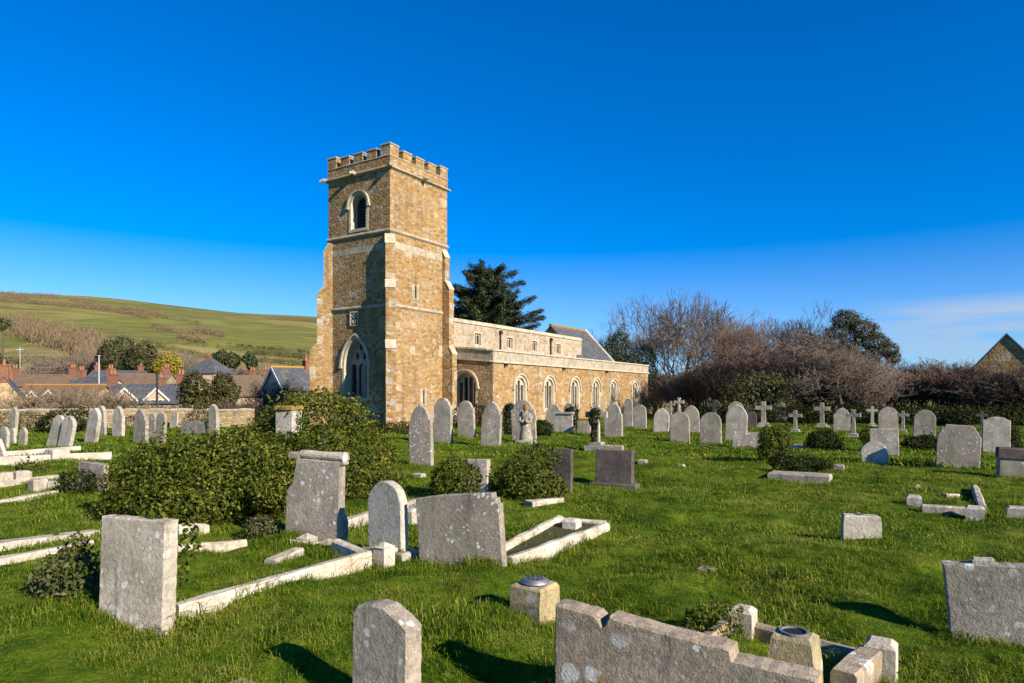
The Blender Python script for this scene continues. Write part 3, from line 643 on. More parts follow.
# ------------------------------------------------------------------ village houses
def house(name, loc, rz, L, Wd, eave, ridge, zb, wall, roof, label, chim=(), dormers=(), ridge_mat=None, barge=False, wins=(), hip=0.0, ground=True):
    h = empty(name, (loc[0], loc[1], zb), rz, label, 'house', 'stone village houses beyond the churchyard wall')
    e, r = eave - zb, ridge - zb; y = Wd / 2; l = L / 2
    MB().prism([(-y, -1.0), (y, -1.0), (y, e), (0, r - .08 if not hip else e), (-y, e)], west(0), -l, l).build('wall', M[wall], h)
    rb = MB(); k = (r - e) / y; ov = 0.25; lo = e - k * ov
    if hip:
        vs = [(-l - .3, -y - .3, e), (l + .3, -y - .3, e), (l + .3, y + .3, e), (-l - .3, y + .3, e), (-l + hip, 0, r), (l - hip, 0, r)]
        rb.add(vs, [(0, 1, 5, 4), (1, 2, 5), (2, 3, 4, 5), (3, 0, 4), (3, 2, 1, 0)])
    else:
        for s in (-1, 1): rb.prism([(s * (y + ov), lo), (0, r), (0, r + .14), (s * (y + ov), lo + .14)], west(0), -l - .15, l + .15)
    ro = rb.build('roof', M[roof], h)
    if ridge_mat: MB().tube([(-l - .16, 0, r + .12), (l + .16, 0, r + .12)], [.12, .12], 8).build('ridge_tiles', M[ridge_mat], ro)
    if barge:
        for x in (-l - .2, l + .152):
            b = MB()
            for s in (-1, 1): b.prism([(s * (y + ov + .03), lo - .22), (0, r - .2), (0, r + .16), (s * (y + ov + .03), lo + .14)], west(0), x, x + .05)
            b.build('bargeboard', M['white'], h)
    for (cx, hh, cw_, mat, pots) in chim:
        c = MB().box(cx - cw_ / 2, cx + cw_ / 2, -.35, .35, r - .5, r + hh); c.box(cx - cw_ / 2 - .06, cx + cw_ / 2 + .06, -.41, .41, r + hh + .002, r + hh + .12)
        co_ = c.build('chimney', M[mat], h)
        for i in range(pots):
            px = cx + (i - (pots - 1) / 2) * 0.36
            pm_ = MB(Matrix.Translation((px, 0, r + hh + .12))); pm_.lathe([(.14, 0), (.12, .42), (.15, .44), (.15, .52)], 10); pm_.build('chimney_pot', M['pot'], co_)
    for (dx, dw, dz0, dz1) in dormers: # gabled dormer on the near slope
        d0 = dz0 - zb; d1 = dz1 - zb; fy = -y + 0.1; dh = dw / 2
        d = MB().prism([(dx - dh, d0 - .9), (dx + dh, d0 - .9), (dx + dh, d0), (dx, d1), (dx - dh, d0)], lambda a, z, q: (a, q, z), fy, 0).build('dormer', M['cream'], h)
        rr_ = MB()
        for s in (-1, 1): rr_.prism([(dx + s * (dh + .2), d0 - .2), (dx, d1 + .02), (dx, d1 + .14), (dx + s * (dh + .2), d0 - .06)], lambda a, z, q: (a, q, z), fy - .12, 0)
        rr_.build('dormer_roof', M[roof], d)
        bb = MB()
        for s in (-1, 1): bb.prism([(dx + s * (dh + .25), d0 - .3), (dx, d1 - .08), (dx, d1 + .16), (dx + s * (dh + .25), d0 - .06)], lambda a, z, q: (a, q, z), fy - .17, fy - .122)
        bb.build('bargeboard', M['white'], d)
        wn = MB()
        for k2 in (-1, 0, 1): wn.box(dx + k2 * .42 - .18, dx + k2 * .42 + .18, fy - .03, fy - .004, d0 - .85, d0 - .1)
        wn.build('window', M['glass'], d)
        fr = MB(); fr.plate(rect(dx - .68, dx + .68, d0 - .92, d0 - .03), [rect(dx + k2 * .42 - .17, dx + k2 * .42 + .17, d0 - .84, d0 - .11) for k2 in (-1, 0, 1)], lambda a, z, q: (a, fy + q, z), -.07, -.032)
        fr.build('window_frame', M['white'], d)
    for (wx, wz, ww, wh, side) in wins:
        fnw = (lambda a, z, q: (a, -y + q, z)) if side == 's' else ((lambda a, z, q: (-l + q, a, z)) if side == 'w' else (lambda a, z, q: (l - q, a, z)))
        f = MB(); z = wz - zb
        f.plate(rect(wx - ww / 2, wx + ww / 2, z, z + wh), [rect(wx - ww / 2 + .08, wx - .03, z + .08, z + wh - .08), rect(wx + .03, wx + ww / 2 - .08, z + .08, z + wh - .08)], fnw, -.05, -.003)
        fo = f.build('window', M['white'], h)
        MB().plate(rect(wx - ww / 2 + .05, wx + ww / 2 - .05, z + .05, z + wh - .05), [], fnw, -.012, None).build('pane', M['glass'], fo)
    return h
def hx(u, Y): return ((u - 512) / F * Y, Y)
# gable end at the left edge, its ridge running away from us
gx = hx(4, 62)
house('stone_cottage', (gx[0] - 2.24, 62 + 3.3), R(124), 8.0, 3.7, zat(405, 62), zat(377, 62), -3.6, 'rubble_wall', 'slate',
      'tan stone cottage end gable at the left edge, thick orange chimney on its apex', chim=[(-3.6, 1.0, 0.95, 'brick', 1), (3.4, .8, .7, 'brick', 2)], wins=[(-1.2, zat(418, 62), 1.0, .8, 'w')])
gx = hx(66, 72); house('tiled_cottage', gx, R(-2), 8.6, 5.5, zat(404, 72), zat(386, 72), -3.6, 'rubble_wall', 'browntile',
      'long brown tiled cottage roof with orange lichened ridge and white-edged gablets', dormers=[(-1.7, 1.7, zat(400, 70), zat(392, 70)), (0.1, 1.9, zat(400, 70), zat(391, 70))], ridge_mat='ridge')
gx = hx(150, 74); house('slate_cottage', gx, R(2), 8.9, 5.8, zat(402, 74), zat(385, 74), -3.6, 'rubble_wall', 'slate',
      'slate roofed cottage with twin cream gable dormers edged in white bargeboards', chim=[(-4.0, 1.1, .75, 'brick', 2), (3.4, 1.1, .8, 'brick', 2), (1.2, .7, .6, 'brick', 1)],
      dormers=[(-1.2, 2.3, zat(399, 71.5), zat(389, 71.5)), (2.1, 2.3, zat(399, 71.5), zat(389, 71.5))])
gx = hx(45, 98); house('row_cottage', gx, R(3), 9.0, 6, zat(386, 98), zat(375, 98), -4.5, 'rubble_wall', 'browntile', 'dull brown roof of a farther cottage with stacks at both ends, left end', chim=[(-4.2, .9, .9, 'brick', 2), (4.0, 1.0, .9, 'brick', 2)])
gx = hx(97, 92); house('row_cottage', gx, R(-4), 5.2, 6, zat(388, 92), zat(378, 92), -4.5, 'cream', 'slate', 'small grey roof with brick stacks by the white pole', chim=[(-2.2, 1.0, .9, 'brick', 2), (2.0, 1.2, .8, 'brick', 2)])
gx = hx(142, 100); house('row_cottage', gx, R(5), 8.5, 6, zat(385, 100), zat(374, 100), -4.5, 'rubble_wall', 'browntile', 'far russet roof seen above the twin-dormer slate cottage', chim=[(3.6, .9, .8, 'brick', 2)])
gx = hx(210, 118); house('hipped_house', gx, R(-12), 6.2, 6.0, zat(374, 118), zat(358, 118), -5, 'cream', 'slate', 'grey hipped roof house rising behind the round evergreen bushes', chim=[(-.2, .3, .6, 'brick', 1)], hip=2.6)
gx = hx(244, 84); house('thatched_cottage', gx, R(4), 6.5, 5.5, zat(395, 84), zat(376, 84), -4.0, 'cream', 'thatch', 'dark brown thatched roof between the bushes and the white-edged gable', chim=[(2.8, .7, .7, 'brick', 2)])
gx = hx(292, 64); house('gabled_house', (gx[0] + .4, 65.8), R(44), 6.0, 4.4, zat(389, 63), zat(368, 64), -3.8, 'cream', 'slate', 'white-edged slate gable house beside the church tower', chim=[(0.6, .7, .8, 'brick', 2)], ridge_mat='ridge', barge=True, wins=[(0, zat(388, 63), .9, .7, 'w')])
gx = hx(178, 108); house('row_cottage', gx, R(-6), 6.0, 6, zat(386, 108), zat(376, 108), -4.5, 'cream', 'browntile', 'small brown roof behind the golden tree and round bushes', chim=[(-2.4, .9, .8, 'brick', 2)])
gx = hx(120, 122); house('row_cottage', gx, R(8), 9.0, 6, zat(380, 122), zat(371, 122), -5, 'rubble_wall', 'slate', 'farthest slate roof under the dark green trees', chim=[(-3.8, .9, .8, 'brick', 2), (3.6, .9, .8, 'brick', 1)])
gx = hx(262, 100); house('row_cottage', gx, R(-5), 6.5, 6, zat(388, 100), zat(377, 100), -4.5, 'rubble_wall', 'browntile', 'brown roof between the thatch and the tower', chim=[(-1.5, .9, .8, 'brick', 2)])
# gabled barn at the right edge
bx = hx(1006, 47)
barn = empty('stone_barn', (bx[0] + 2.1, 50.0, 0), R(56), 'brown stone gable of a building rising over the bare bushes at the right edge', 'building')
MB().prism([(-2.9, -.5), (2.9, -.5), (2.9, 2.5), (0, 5.95), (-2.9, 2.5)], west(0), -2.8, 9).build('wall', M['rubble'], barn)
rb = MB()
for s in (-1, 1): rb.prism([(s * 3.2, 2.16), (0, 5.97), (0, 6.13), (s * 3.2, 2.32)], west(0), -2.9, 9.2)
rb.build('roof', M['slate'], barn)
# poles
def pole(u, Y, vt, r, mat, label, z0=None, arm=False):
    p = at(u, Y); o = empty('utility_pole', p, 0, label, 'pole'); h = zat(vt, Y) - p.z
    MB().tube([(0, 0, -.3), (0, 0, h)], [r, r * .8], 8).build('post', M[mat], o)
    ab = MB(); ab.box(-.5, .5, -.05, .05, h - .45, h - .36) if arm else ab.box(-.12, .12, -.12, .12, h - .002, h + .08); ab.build('crossarm' if arm else 'cap', M[mat], o)
pole(99, 84, 356, .075, 'pole', 'slim pale pole standing up among the cottage chimneys')
pole(157, 54, 374, .10, 'iron', 'dark utility pole in front of the twin-dormer slate cottage')
pole(20, 105, 347, .045, 'pole', 'thin aerial mast above the roofs at the far left', arm=True)
# boundary wall
wl = empty('boundary_wall', (-26, 35.0, 0), R(3), 'tan rubble boundary wall along the back of the churchyard at left', 'wall')
w_ = MB(); w_.box(-16, 12.2, -.22, .22, -3.5, .86); w_.build('wall_body', M['rubble_wall'], wl)
w_ = MB(); rr = random.Random(2); x = -16
while x < 12.1:
    L = rr.uniform(.3, .6); w_.box(x, min(x + L - .02, 12.2), -.25, .25, .862, .862 + rr.uniform(.08, .15), .03); x += L
w_.build('wall_coping', M['ashlar'], wl)

# ------------------------------------------------------------------ gravestones
def outline(kind, w, h, rng):
    x = w / 2; p = []
    if kind == 'round':
        k = min(0.5 * w, h * .5); zs = h - k
        p = [(x, zs)] + [(x * math.cos(t), zs + k * math.sin(t)) for t in np.linspace(0, math.pi, 17)[1:-1]] + [(-x, zs)]
    elif kind == 'segment':
        k = 0.22 * w; zs = h - k
        p = [(x * c, zs + k * (1 - c * c)) for c in np.linspace(1, -1, 13)]
    elif kind == 'gothic':
        rr = w * 1.0; c = rr - x; A = math.acos(c / rr); kk = rr * math.sin(A); zs = h - kk * .75
        rt = [(-c + rr * math.cos(A * i / 8), zs + .75 * rr * math.sin(A * i / 8)) for i in range(9)]
        p = rt + [(-a, z) for a, z in reversed(rt[:-1])]
    elif kind == 'shoulder':
        s = .1 * w; k = x - s; zs = h - k * 1.0
        p = [(x, zs - .06 * w), (x, zs), (x - s * .7, zs + .02 * w)] + [(k * math.cos(t), zs + k * math.sin(t)) for t in np.linspace(.12, math.pi - .12, 13)] + [(-x + s * .7, zs + .02 * w), (-x, zs), (-x, zs - .06 * w)]
    elif kind == 'gothshoulder':
        s = .09 * w; k = x - s; rr = 2 * k; zs = h - k * 1.45; c = rr - k; A = math.acos(c / rr); f = 1.45 * k / (rr * math.sin(A))
        rt = [(-c + rr * math.cos(A * i / 7), zs + f * rr * math.sin(A * i / 7)) for i in range(8)]
        p = [(x, zs - .1 * w), (x - s * .2, zs - .01 * w)] + rt + [(-a, z) for a, z in reversed(rt[:-1])] + [(-x + s * .2, zs - .01 * w), (-x, zs - .1 * w)]
    elif kind == 'ogee':
        zs = h - .2 * w
        p = [(x, zs), (x, zs + .05 * w), (x * .82, zs + .07 * w)] + [(x * .7 * math.cos(t), zs + .09 * w + .11 * w * math.sin(t)) for t in np.linspace(.1, math.pi - .1, 9)] + [(-x * .82, zs + .07 * w), (-x, zs + .05 * w), (-x, zs)]
    elif kind == 'gable': p = [(x, h - .28 * w), (0, h), (-x, h - .28 * w)]
    elif kind == 'stepped': # broad base, narrow top with hollow shoulders
        p = [(x, h * .26), (x * .93, h * .33), (x * .86, h * .4), (x * .84, h * .94), (x * .94, h * .97), (x * .94, h), (-x * .7, h), (-x * .7, h * .93), (-x * .78, h * .7), (-x * .97, h * .6), (-x, h * .3)]
    elif kind == 'chamfer': p = [(x, h * .86), (x * .86, h * .885), (x * .15, h * 1.0), (-x * .25, h), (-x * .86, h * .955), (-x, h * .90)]
    elif kind == 'notched': p = [(x, h * .86), (x * .95, h * .86), (x * .94, h * .93), (x * .87, h * .93), (x * .86, h * 1.0), (-x * .4, h * .99), (-x, h * .955)]
    elif kind == 'neck': p = [(x, h * .6), (x * .82, h * .68), (x * .86, h * .82), (x * .6, h * .97), (0, h), (-x * .6, h * .97), (-x * .86, h * .82), (-x * .82, h * .68), (-x, h * .6)]
    elif kind == 'flatshoulder': p = [(x, h * .74), (x * .92, h * .77), (x * .66, h * .97), (x * .5, h), (-x * .62, h), (-x * .72, h * .93), (-x * .8, h * .92), (-x * .97, h * .74), (-x, h * .70)]
    else: p = [(x, h), (-x, h)]
    pts = [(-x, -.2), (x, -.2)] + p
    step = max(.03, w / 22); out = []
    for i in range(len(pts)):
        a, b = pts[i], pts[(i + 1) % len(pts)]; L = math.hypot(b[0] - a[0], b[1] - a[1]); n = max(1, int(L / step))
        out += [(a[0] + (b[0] - a[0]) * k / n, a[1] + (b[1] - a[1]) * k / n) for k in range(n)]
    j = min(.0032, w * .006)
    return [(a + rng.uniform(-j, j), z + rng.uniform(-j, j)) for a, z in out]
used_labels = set(); feet = []
def grave(kind, ul, ur, vt, vb, label, mat='grey', th=-26, t=None, lean=0.0, roll=0.0, plinth=False, name='headstone', cat='headstone', group=None, Y=None, cap=None):
    Y = Y or base_y(vb); rng = random.Random(hash((ul, vt, vb)) & 0xffff); th += rng.uniform(-3, 3)
    c, s = math.cos(R(th)), math.sin(R(th)); q = ((ul + ur) / 2 - 512) / F
    h = (vb - vt) / F * Y
    t = t or min(.16, max(.09, h * .11))
    side = max(0.0, -s - q * c)
    w = max(.2, ((ur - ul) / F * Y - t * side) / max(.35, c - q * s))
    uc = (ul + ur) / 2
    p = at(uc, Y + .0)
    grp = group or ('weathered headstones standing in the churchyard grass' if name == 'headstone' else None)
    fn = lambda a, z, d: (a, d, z)
    body = MB().prism(outline(kind, w, h, rng), fn, -t / 2, t / 2, .012 if w > .3 else 0)
    if plinth or cap:
        o = empty(name, p, R(th), label, cat, grp)
        body.build('slab', M[mat], o)
        if plinth: MB().box(-w / 2 - .09, w / 2 + .09, -t / 2 - .09, t / 2 + .09, -.2, .1, .02).build('plinth', M[mat], o)
        if cap: cap(o, w, h, t)
    else:
        o = body.build(name, M[mat]); o.location = p; tag(o, label, cat, grp)
    o.rotation_euler = (R(lean or rng.uniform(-3.5, 2.5)), R(roll or rng.uniform(-2.2, 2.2)), R(th))
    assert label not in used_labels, label
    used_labels.add(label); feet.append((p.x, p.y, w, t, R(th)))
    return o, w, h, t
def cap_scroll(o, w, h, t):
    m = MB(Matrix.Translation((w * .06, 0, h + .048)) @ Matrix.Rotation(R(90), 4, 'Y'))
    m.lathe([(.03, -w * .36), (.05, -w * .36), (.055, -w * .2), (.05, 0), (.06, w * .32), (.065, w * .4), (.03, w * .41)], 14)
    m.build('scroll_top', M['kerb'], o)
    MB().box(-w * .48, -w * .3, -t / 2, t / 2, h + .002, h + .07, .02).build('broken_block', M['grey'], o)
def cap_mould(o, w, h, t): MB().box(-w / 2 - .04, w / 2 + .04, -t / 2 - .05, t / 2 + .05, h + .002, h + .09, .03).build('moulded_cap', M['grey'], o)
def cap_band(o, w, h, t): MB().box(-w / 2 - .02, w / 2 + .02, -t / 2 - .03, t / 2 + .03, h - .2, h + .004, .02).build('ledge', M['dark'], o)
def cap_frag(o, w, h, t): MB().box(-w / 2 + .18, -w / 2 + .31, -.04, .05, h + .001, h + .035, .012).build('fragment', M['pale'], o)

# near stones
grave('flat', 97, 176, 512, 619, 'broad pale square headstone at left front, bright right edge, spray of ivy', 'pale', t=.125, th=-22)
grave('chamfer', 350, 421, 585, 706, 'front headstone with low pointed top and chamfered shoulder, cut by the bottom edge', 'grey', t=.13, th=-33)
grave('stepped', 284, 348, 461, 541, 'old headstone with stepped sides and a stone scroll lying on top, before the big shrub', 'grey', t=.11, th=-26, cap=cap_scroll)
grave('round', 368, 409, 479, 556, 'smooth pale round-topped headstone on a low plinth beside the kerb post', 'smooth', t=.11, th=-35, plinth=True)
grave('notched', 418, 507, 493, 567, 'wide mottled headstone with notched right top corner, head of the soil-filled grave', 'speck', t=.10, th=-25, roll=-5)
grave('flat', 948, 1076, 565, 648, 'large plain grey slab headstone leaning at the right edge, small fragment on top', 'grey', t=.12, th=-28, Y=4.6, roll=-5, cap=cap_frag)
# front broken double headstone
o = empty('headstone', at(676, 3.4) - Vector((0, 0, .04)), R(-32), 'broad broken orange-lichened headstone at the bottom of the photo with a stepped top', 'headstone', 'weathered headstones standing in the churchyard grass')
rng = random.Random(5)
pts = [(-.665, -.2), (.665, -.2), (.665, .43), (.50, .435), (.30, .44), (.29, .49), (-.02, .505), (-.34, .535), (-.36, .495), (-.375, .47), (-.40, .51), (-.43, .53), (-.665, .55)]
pp = []
for i in range(len(pts)):
    a, b = pts[i], pts[(i + 1) % len(pts)]; n = max(1, int(math.hypot(b[0] - a[0], b[1] - a[1]) / .035))
    pp += [(a[0] + (b[0] - a[0]) * k / n + rng.uniform(-.004, .004), a[1] + (b[1] - a[1]) * k / n + rng.uniform(-.004, .004)) for k in range(n)]
MB().prism(pp, lambda a, z, d: (a, d, z), -.07, .07, .012).build('slab', M['lichen'], o)
# middle ground
G = grave
G('gothshoulder', 409, 434, 407, 467, 'tall grey shouldered headstone nearest the tower foot, in front of the row', 'speck', t=.13)
G('shoulder', 434, 453, 398, 443, 'tall headstone just right of and behind the tall speckled one, near the tower corner', 'grey')
G('shoulder', 458, 476, 402, 438, 'narrower rounded headstone, second in the row before the aisle west window', 'grey')
G('gothshoulder', 480, 501, 400, 446, 'pointed headstone with a worn broken foot, third in the row below the aisle', 'grey')
G('shoulder', 512, 537, 400, 441, 'broad rounded headstone behind the lichened angel statue', 'grey')
G('shoulder', 546, 561, 404, 433, 'small rounded headstone behind the capped block stone below the aisle', 'grey', t=.1)
G('flat', 555, 573, 416, 434.5, 'squat square stone with a moulded cap below the third aisle window', 'pale', cap=cap_mould)
G('flat', 577, 591, 421, 434, 'low square stone left of the ivy-clad cross', 'grey')
G('gothshoulder', 604, 623, 402, 437, 'tall pointed headstone with bright edge, right of the ivy-clad cross', 'grey')
G('neck', 623, 633, 399, 428, 'slender dark headstone with ornate carved top by the aisle far end', 'grey')
G('round', 633, 647, 406, 430, 'plain round-topped headstone at the far corner of the aisle', 'grey')
G('gothic', 653, 669, 407, 432, 'pointed headstone beside two small crosses past the aisle corner', 'pale')
G('round', 670, 690, 412, 442, 'round-topped headstone in front of the two small crosses', 'grey')
G('gothic', 684, 700, 404.5, 432, 'pointed headstone with a white lit right edge, behind two round-topped ones', 'grey')
G('round', 700, 722, 411, 444.5, 'broad round headstone standing forward, left of the tallest pale one', 'speck')
G('gothic', 725, 747, 404.5, 441, 'tallest pale headstone left of the clipped bush, leaning slightly', 'pale', roll=2)
G('round', 728, 744, 401, 429, 'lichened round headstone showing just above the tallest pale one', 'speck')
G('round', 747, 757, 411, 429, 'dark small headstone half hidden right of the tallest pale one', 'dark')
G('neck', 775.5, 787.5, 403, 424, 'narrow pale headstone with pinched neck, between two crosses', 'pale')
G('flat', 732, 761, 436, 451, 'low leaning grey slab left of the clipped ivy block', 'grey', lean=-14)
G('shoulder', 833, 850, 408, 431, 'pale grey headstone left of a broad-armed cross under the bushes', 'grey')
G('round', 878, 898, 406, 432, 'dark round headstone between two slim crosses under the hedge', 'grey')
G('round', 913, 935, 409, 438, 'round headstone flecked with white lichen under the hedge at right', 'speck', roll=2)
G('flatshoulder', 935, 979, 425, 468, 'large tilted headstone with cut shoulders, heavily spotted with white lichen', 'speck', t=.14, roll=3)
G('ogee', 982, 1010, 416, 454, 'upright headstone with curved top at the right edge, cross behind it', 'pale')
G('flat', 997, 1042, 447, 478, 'wide grey tomb slab with dark upper ledge at the right edge', 'grey', t=.3, cap=cap_band)
G('round', 862, 889, 440, 463, 'short round-topped headstone leaning left in open grass', 'pale', roll=-6, lean=-8)
# left yard
G('round', 46, 60, 414, 447, 'left one of the leaning pair of headstones, dark gap between them', 'pale', roll=21)
G('round', 57, 72, 413, 448, 'right one of the leaning pair of headstones, broad and smooth', 'smooth', roll=19)
G('gothic', 84, 98, 406.5, 442.5, 'slim headstone tilting right, in front of an upright one at left', 'pale', roll=14)
G('shoulder', 97, 108, 405, 435.5, 'upright headstone just behind the slim right-tilting one', 'grey', roll=-2)
G('gothshoulder', 112, 125, 405, 436.5, 'pointed headstone standing alone before the boundary wall', 'pale')
G('gothshoulder', 133, 149, 407, 443, 'stout pointed headstone with lichen, left of a pair of round ones', 'speck')
G('round', 147, 157, 412, 438, 'plain headstone between the stout pointed one and the lichened round one', 'grey')
G('round', 154, 166, 411.5, 441.5, 'lichen-blotched round headstone left of the low flat stone', 'speck', roll=3)
G('flat', 171, 178.5, 412, 428, 'small narrow square stone close to the boundary wall', 'pale')
G('flat', 180, 206, 421, 435, 'low wide flat-topped stone before the boundary wall', 'grey', roll=3)
G('gothic', 209, 220, 402, 436, 'tall narrow pointed headstone before the wall, near the big shrub', 'grey')
G('round', 229, 235, 412, 425, 'tiny pale headstone at the end of the boundary wall', 'pale')
G('gothic', 8, 17.5, 407, 436, 'tall thin pointed headstone at the left edge before the cottage', 'grey')
G('round', -4, 9.5, 427, 450, 'squat round headstone cut by the left edge of the photo', 'grey')
G('round', 9.5, 16.5, 426.5, 444, 'little round headstone beside the squat one at left edge', 'pale')
G('gothic', 18, 27.5, 426, 446, 'small pointed headstone, rightmost of the little cluster at left edge', 'grey')
G('flat', -2, 9, 438, 459, 'white slab tipped sideways at the left edge above the white kerb', 'kerb', roll=-28)
G('flat', 78, 109, 463, 491, 'broken square stump of a headstone left of the big shrub', 'grey', roll=2)
G('round', 352, 365, 407, 424, 'small arched stone at the foot of the tower west window', 'speck')
G('flat', 241, 263, 428, 443, 'dark low stone sunk in ivy beside the big shrub', 'dark')
# dark slab monument
def cap_dark(o, w, h, t): MB().box(-w * .42, w * .22, -.07, .07, h + .002, h + .09, .02).build('broken_block', M['speck'], o)
G('flat', 595, 634, 446, 484, 'dark square monument slab on a plinth with a mossy block on top, open grass', 'dark', t=.2, plinth=True, cap=cap_dark)
# stone under ivy
G('flat', 548, 573, 447, 490, 'dark thin slab standing in a mound of ivy, left of the dark square monument', 'dark', t=.1)
G('flat', 462, 491, 459, 495, 'pale stone half swallowed by a clipped bush, lit right edge', 'pale', t=.12)
G('round', 504, 518, 401, 436, 'headstone wrapped in dark ivy behind the angel statue', 'grey')
G('round', 564, 576, 404, 432, 'headstone with an ivy hood, right of the capped block stone', 'grey')
G('flat', 870, 899, 427, 455, 'ivy covered stone with a bare lit right side, under the hedge', 'pale')

# crosses
def cross(ul, ur, vt, vb, label, mat='grey', th=-32, celtic=False, trefoil=False, steps=True):
    Y = base_y(vb); h = (vb - vt) / F * Y; c, s = math.cos(R(th)), math.sin(R(th)); q = ((ul + ur) / 2 - 512) / F
    w = (ur - ul) / F * Y / max(.4, c - q * s); t = max(.07, w * .16)
    o = empty('grave_cross', at((ul + ur) / 2, Y), R(th + random.Random(ul).uniform(-4, 4)), label, 'cross', 'stone crosses among the graves')
    b = max(.05, w * .13); z0 = h * .18 if steps else -.2; za = h - w * .42; x = w / 2
    p = [(-b * 1.15, z0), (b * 1.15, z0), (b, za - b), (x, za - b), (x, za + b), (b, za + b), (b, h), (-b, h), (-b, za + b), (-x, za + b), (-x, za - b), (-b, za - b)]
    if trefoil: p = [(-b * 1.15, z0), (b * 1.15, z0), (b * .8, za - b), (x * .8, za - b * .8), (x * .8, za - b * 1.5), (x, za - b), (x, za + b), (x * .8, za + b * 1.5), (x * .8, za + b * .8), (b * .8, za + b), (b * .8, h - .2 * x), (b * 1.5, h - .2 * x), (b, h), (-b, h), (-b * 1.5, h - .2 * x), (-b * .8, h - .2 * x), (-b * .8, za + b), (-x * .8, za + b * .8), (-x * .8, za + b * 1.5), (-x, za + b), (-x, za - b), (-x * .8, za - b * 1.5), (-x * .8, za - b * .8), (-b * .8, za - b)]
    fn = lambda a, z, d: (a, d, z)
    MB().prism(p, fn, -t / 2, t / 2, .01).build('cross', M[mat], o)
    if celtic:
        r0, r1 = x * .62, x * .86; n = 20
        MB().plate([(r1 * math.cos(2 * math.pi * k / n), za + r1 * math.sin(2 * math.pi * k / n)) for k in range(n)], [[(r0 * math.cos(2 * math.pi * k / n), za + r0 * math.sin(2 * math.pi * k / n)) for k in range(n)]], fn, -t * .32, t * .32).build('ring', M[mat], o)
    if steps:
        sb = MB(); k = w * .45; sb.box(-k, k, -k * .7, k * .7, -.2, h * .09, .02); sb.box(-k * .65, k * .65, -k * .5, k * .5, h * .092, h * .18, .02); sb.build('stepped_base', M[mat], o)
    return o
cross(586, 607, 404, 449, 'stone cross smothered in ivy with one white arm showing, on a stepped base', 'pale')
cross(666.5, 675, 400, 428, 'small cross left of the white one, past the aisle corner', 'grey')
cross(674, 684, 398, 425, 'small bright white trefoil cross past the aisle corner', 'kerb', trefoil=True)
cross(708, 721, 400, 426, 'dark wheel-headed cross in the shade under the trees', 'dark', celtic=True)
cross(743, 752, 404, 426, 'slim dark cross beside the tallest pale headstone', 'dark')
cross(755.5, 771.5, 401, 427, 'sturdy pale cross rising behind the clipped ivy block', 'grey')
cross(788.5, 802, 410, 433, 'plain pale cross at the head of a coped grave slab', 'grey')
cross(814, 830, 402.5, 428, 'tall pale cross standing alone under the bare bushes', 'grey')
cross(846, 861, 408, 437, 'broad-armed grey cross with clover ends, overlapping a pale headstone', 'grey', trefoil=True)
cross(866.5, 878, 406, 427, 'pale cross left of the dark round headstone', 'pale')
cross(897, 909, 411, 434, 'grey cross right of the dark round headstone', 'grey')
cross(976, 988, 410, 433, 'dark cross behind the curved-top headstone at right', 'dark')

# robed statue with yellow lichen
st = empty('angel_statue', at(526, base_y(444.5)), R(-20), 'weathered small angel statue with yellow lichened head before a rounded headstone', 'statue')
ell = lambda rx, ry, z, n=12: [(rx * math.cos(2 * math.pi * k / n), ry * math.sin(2 * math.pi * k / n), z) for k in range(n)]
rings = [ell(.25, .2, -.1), ell(.24, .19, .15), ell(.2, .16, .4), ell(.16, .13, .62), ell(.15, .12, .75), ell(.2, .13, .88), ell(.17, .12, .98), ell(.07, .065, 1.03), ell(.065, .065, 1.07), ell(.095, .1, 1.13), ell(.1, .105, 1.19), ell(.07, .075, 1.27), ell(.015, .015, 1.3)]
sb = MB(); nn = 12
sb.add([p for r_ in rings for p in r_], [(i * nn + k, i * nn + (k + 1) % nn, (i + 1) * nn + (k + 1) % nn, (i + 1) * nn + k) for i in range(len(rings) - 1) for k in range(nn)])
sb.build('figure', M['speck'], st, True)
hd = MB(Matrix.Translation((0, -.01, 1.17))); hd.lathe([(.03, -.1), (.08, -.07), (.10, 0), (.105, .05), (.085, .11), (.03, .14)], 12); hd.build('head', M['lichenhead'], st, True)
wg = MB()
for s in (-1, 1):
    wg.prism([(s * .05, .55), (s * .2, .4), (s * .27, .6), (s * .3, .9), (s * .22, 1.05), (s * .08, .95)], lambda a, z, d: (a, d + .12, z), 0, .06)
wg.build('wings', M['speck'], st)
ar = MB()
for s in (-1, 1): ar.tube([(s * .18, 0, .9), (s * .2, -.08, .72), (s * .1, -.17, .68), (s * .02, -.18, .76)], [.06, .055, .05, .035], 7)
ar.build('folded_arms', M['speck'], st, True)
MB().box(-.3, .3, -.27, .27, -.3, .06, .03).build('base', M['grey'], st)

# blocks, vases and kerbs
def block(u, v, w, d, h, label, mat='pale', th=-32, top=None, name='stone_block', cat='stone block', Y=None, bev=.02, taper=0.0):
    Y = Y or base_y(v); o = empty(name, at(u, Y), R(th), label, cat)
    rng = random.Random(int(u * 7)); m = MB(); j = lambda: rng.uniform(-.008, .008)
    x, y = w / 2, d / 2; vs = []
    for z, i in ((-.15, 0), (h * .5, taper * .5), (h - bev, taper), (h, taper + bev)):
        vs += [(-x + i + j(), -y + i + j(), z), (x - i + j(), -y + i + j(), z + j()), (x - i + j(), y - i + j(), z + j()), (-x + i + j(), y - i + j(), z)]
    fs = [(3, 2, 1, 0), (12, 13, 14, 15)] + [(r * 4 + i, r * 4 + (i + 1) % 4, r * 4 + 4 + (i + 1) % 4, r * 4 + 4 + i) for r in range(3) for i in range(4)]
    m.add(vs, fs).build('block', M[mat], o)
    if top: top(o, h, min(w, d))
    return o
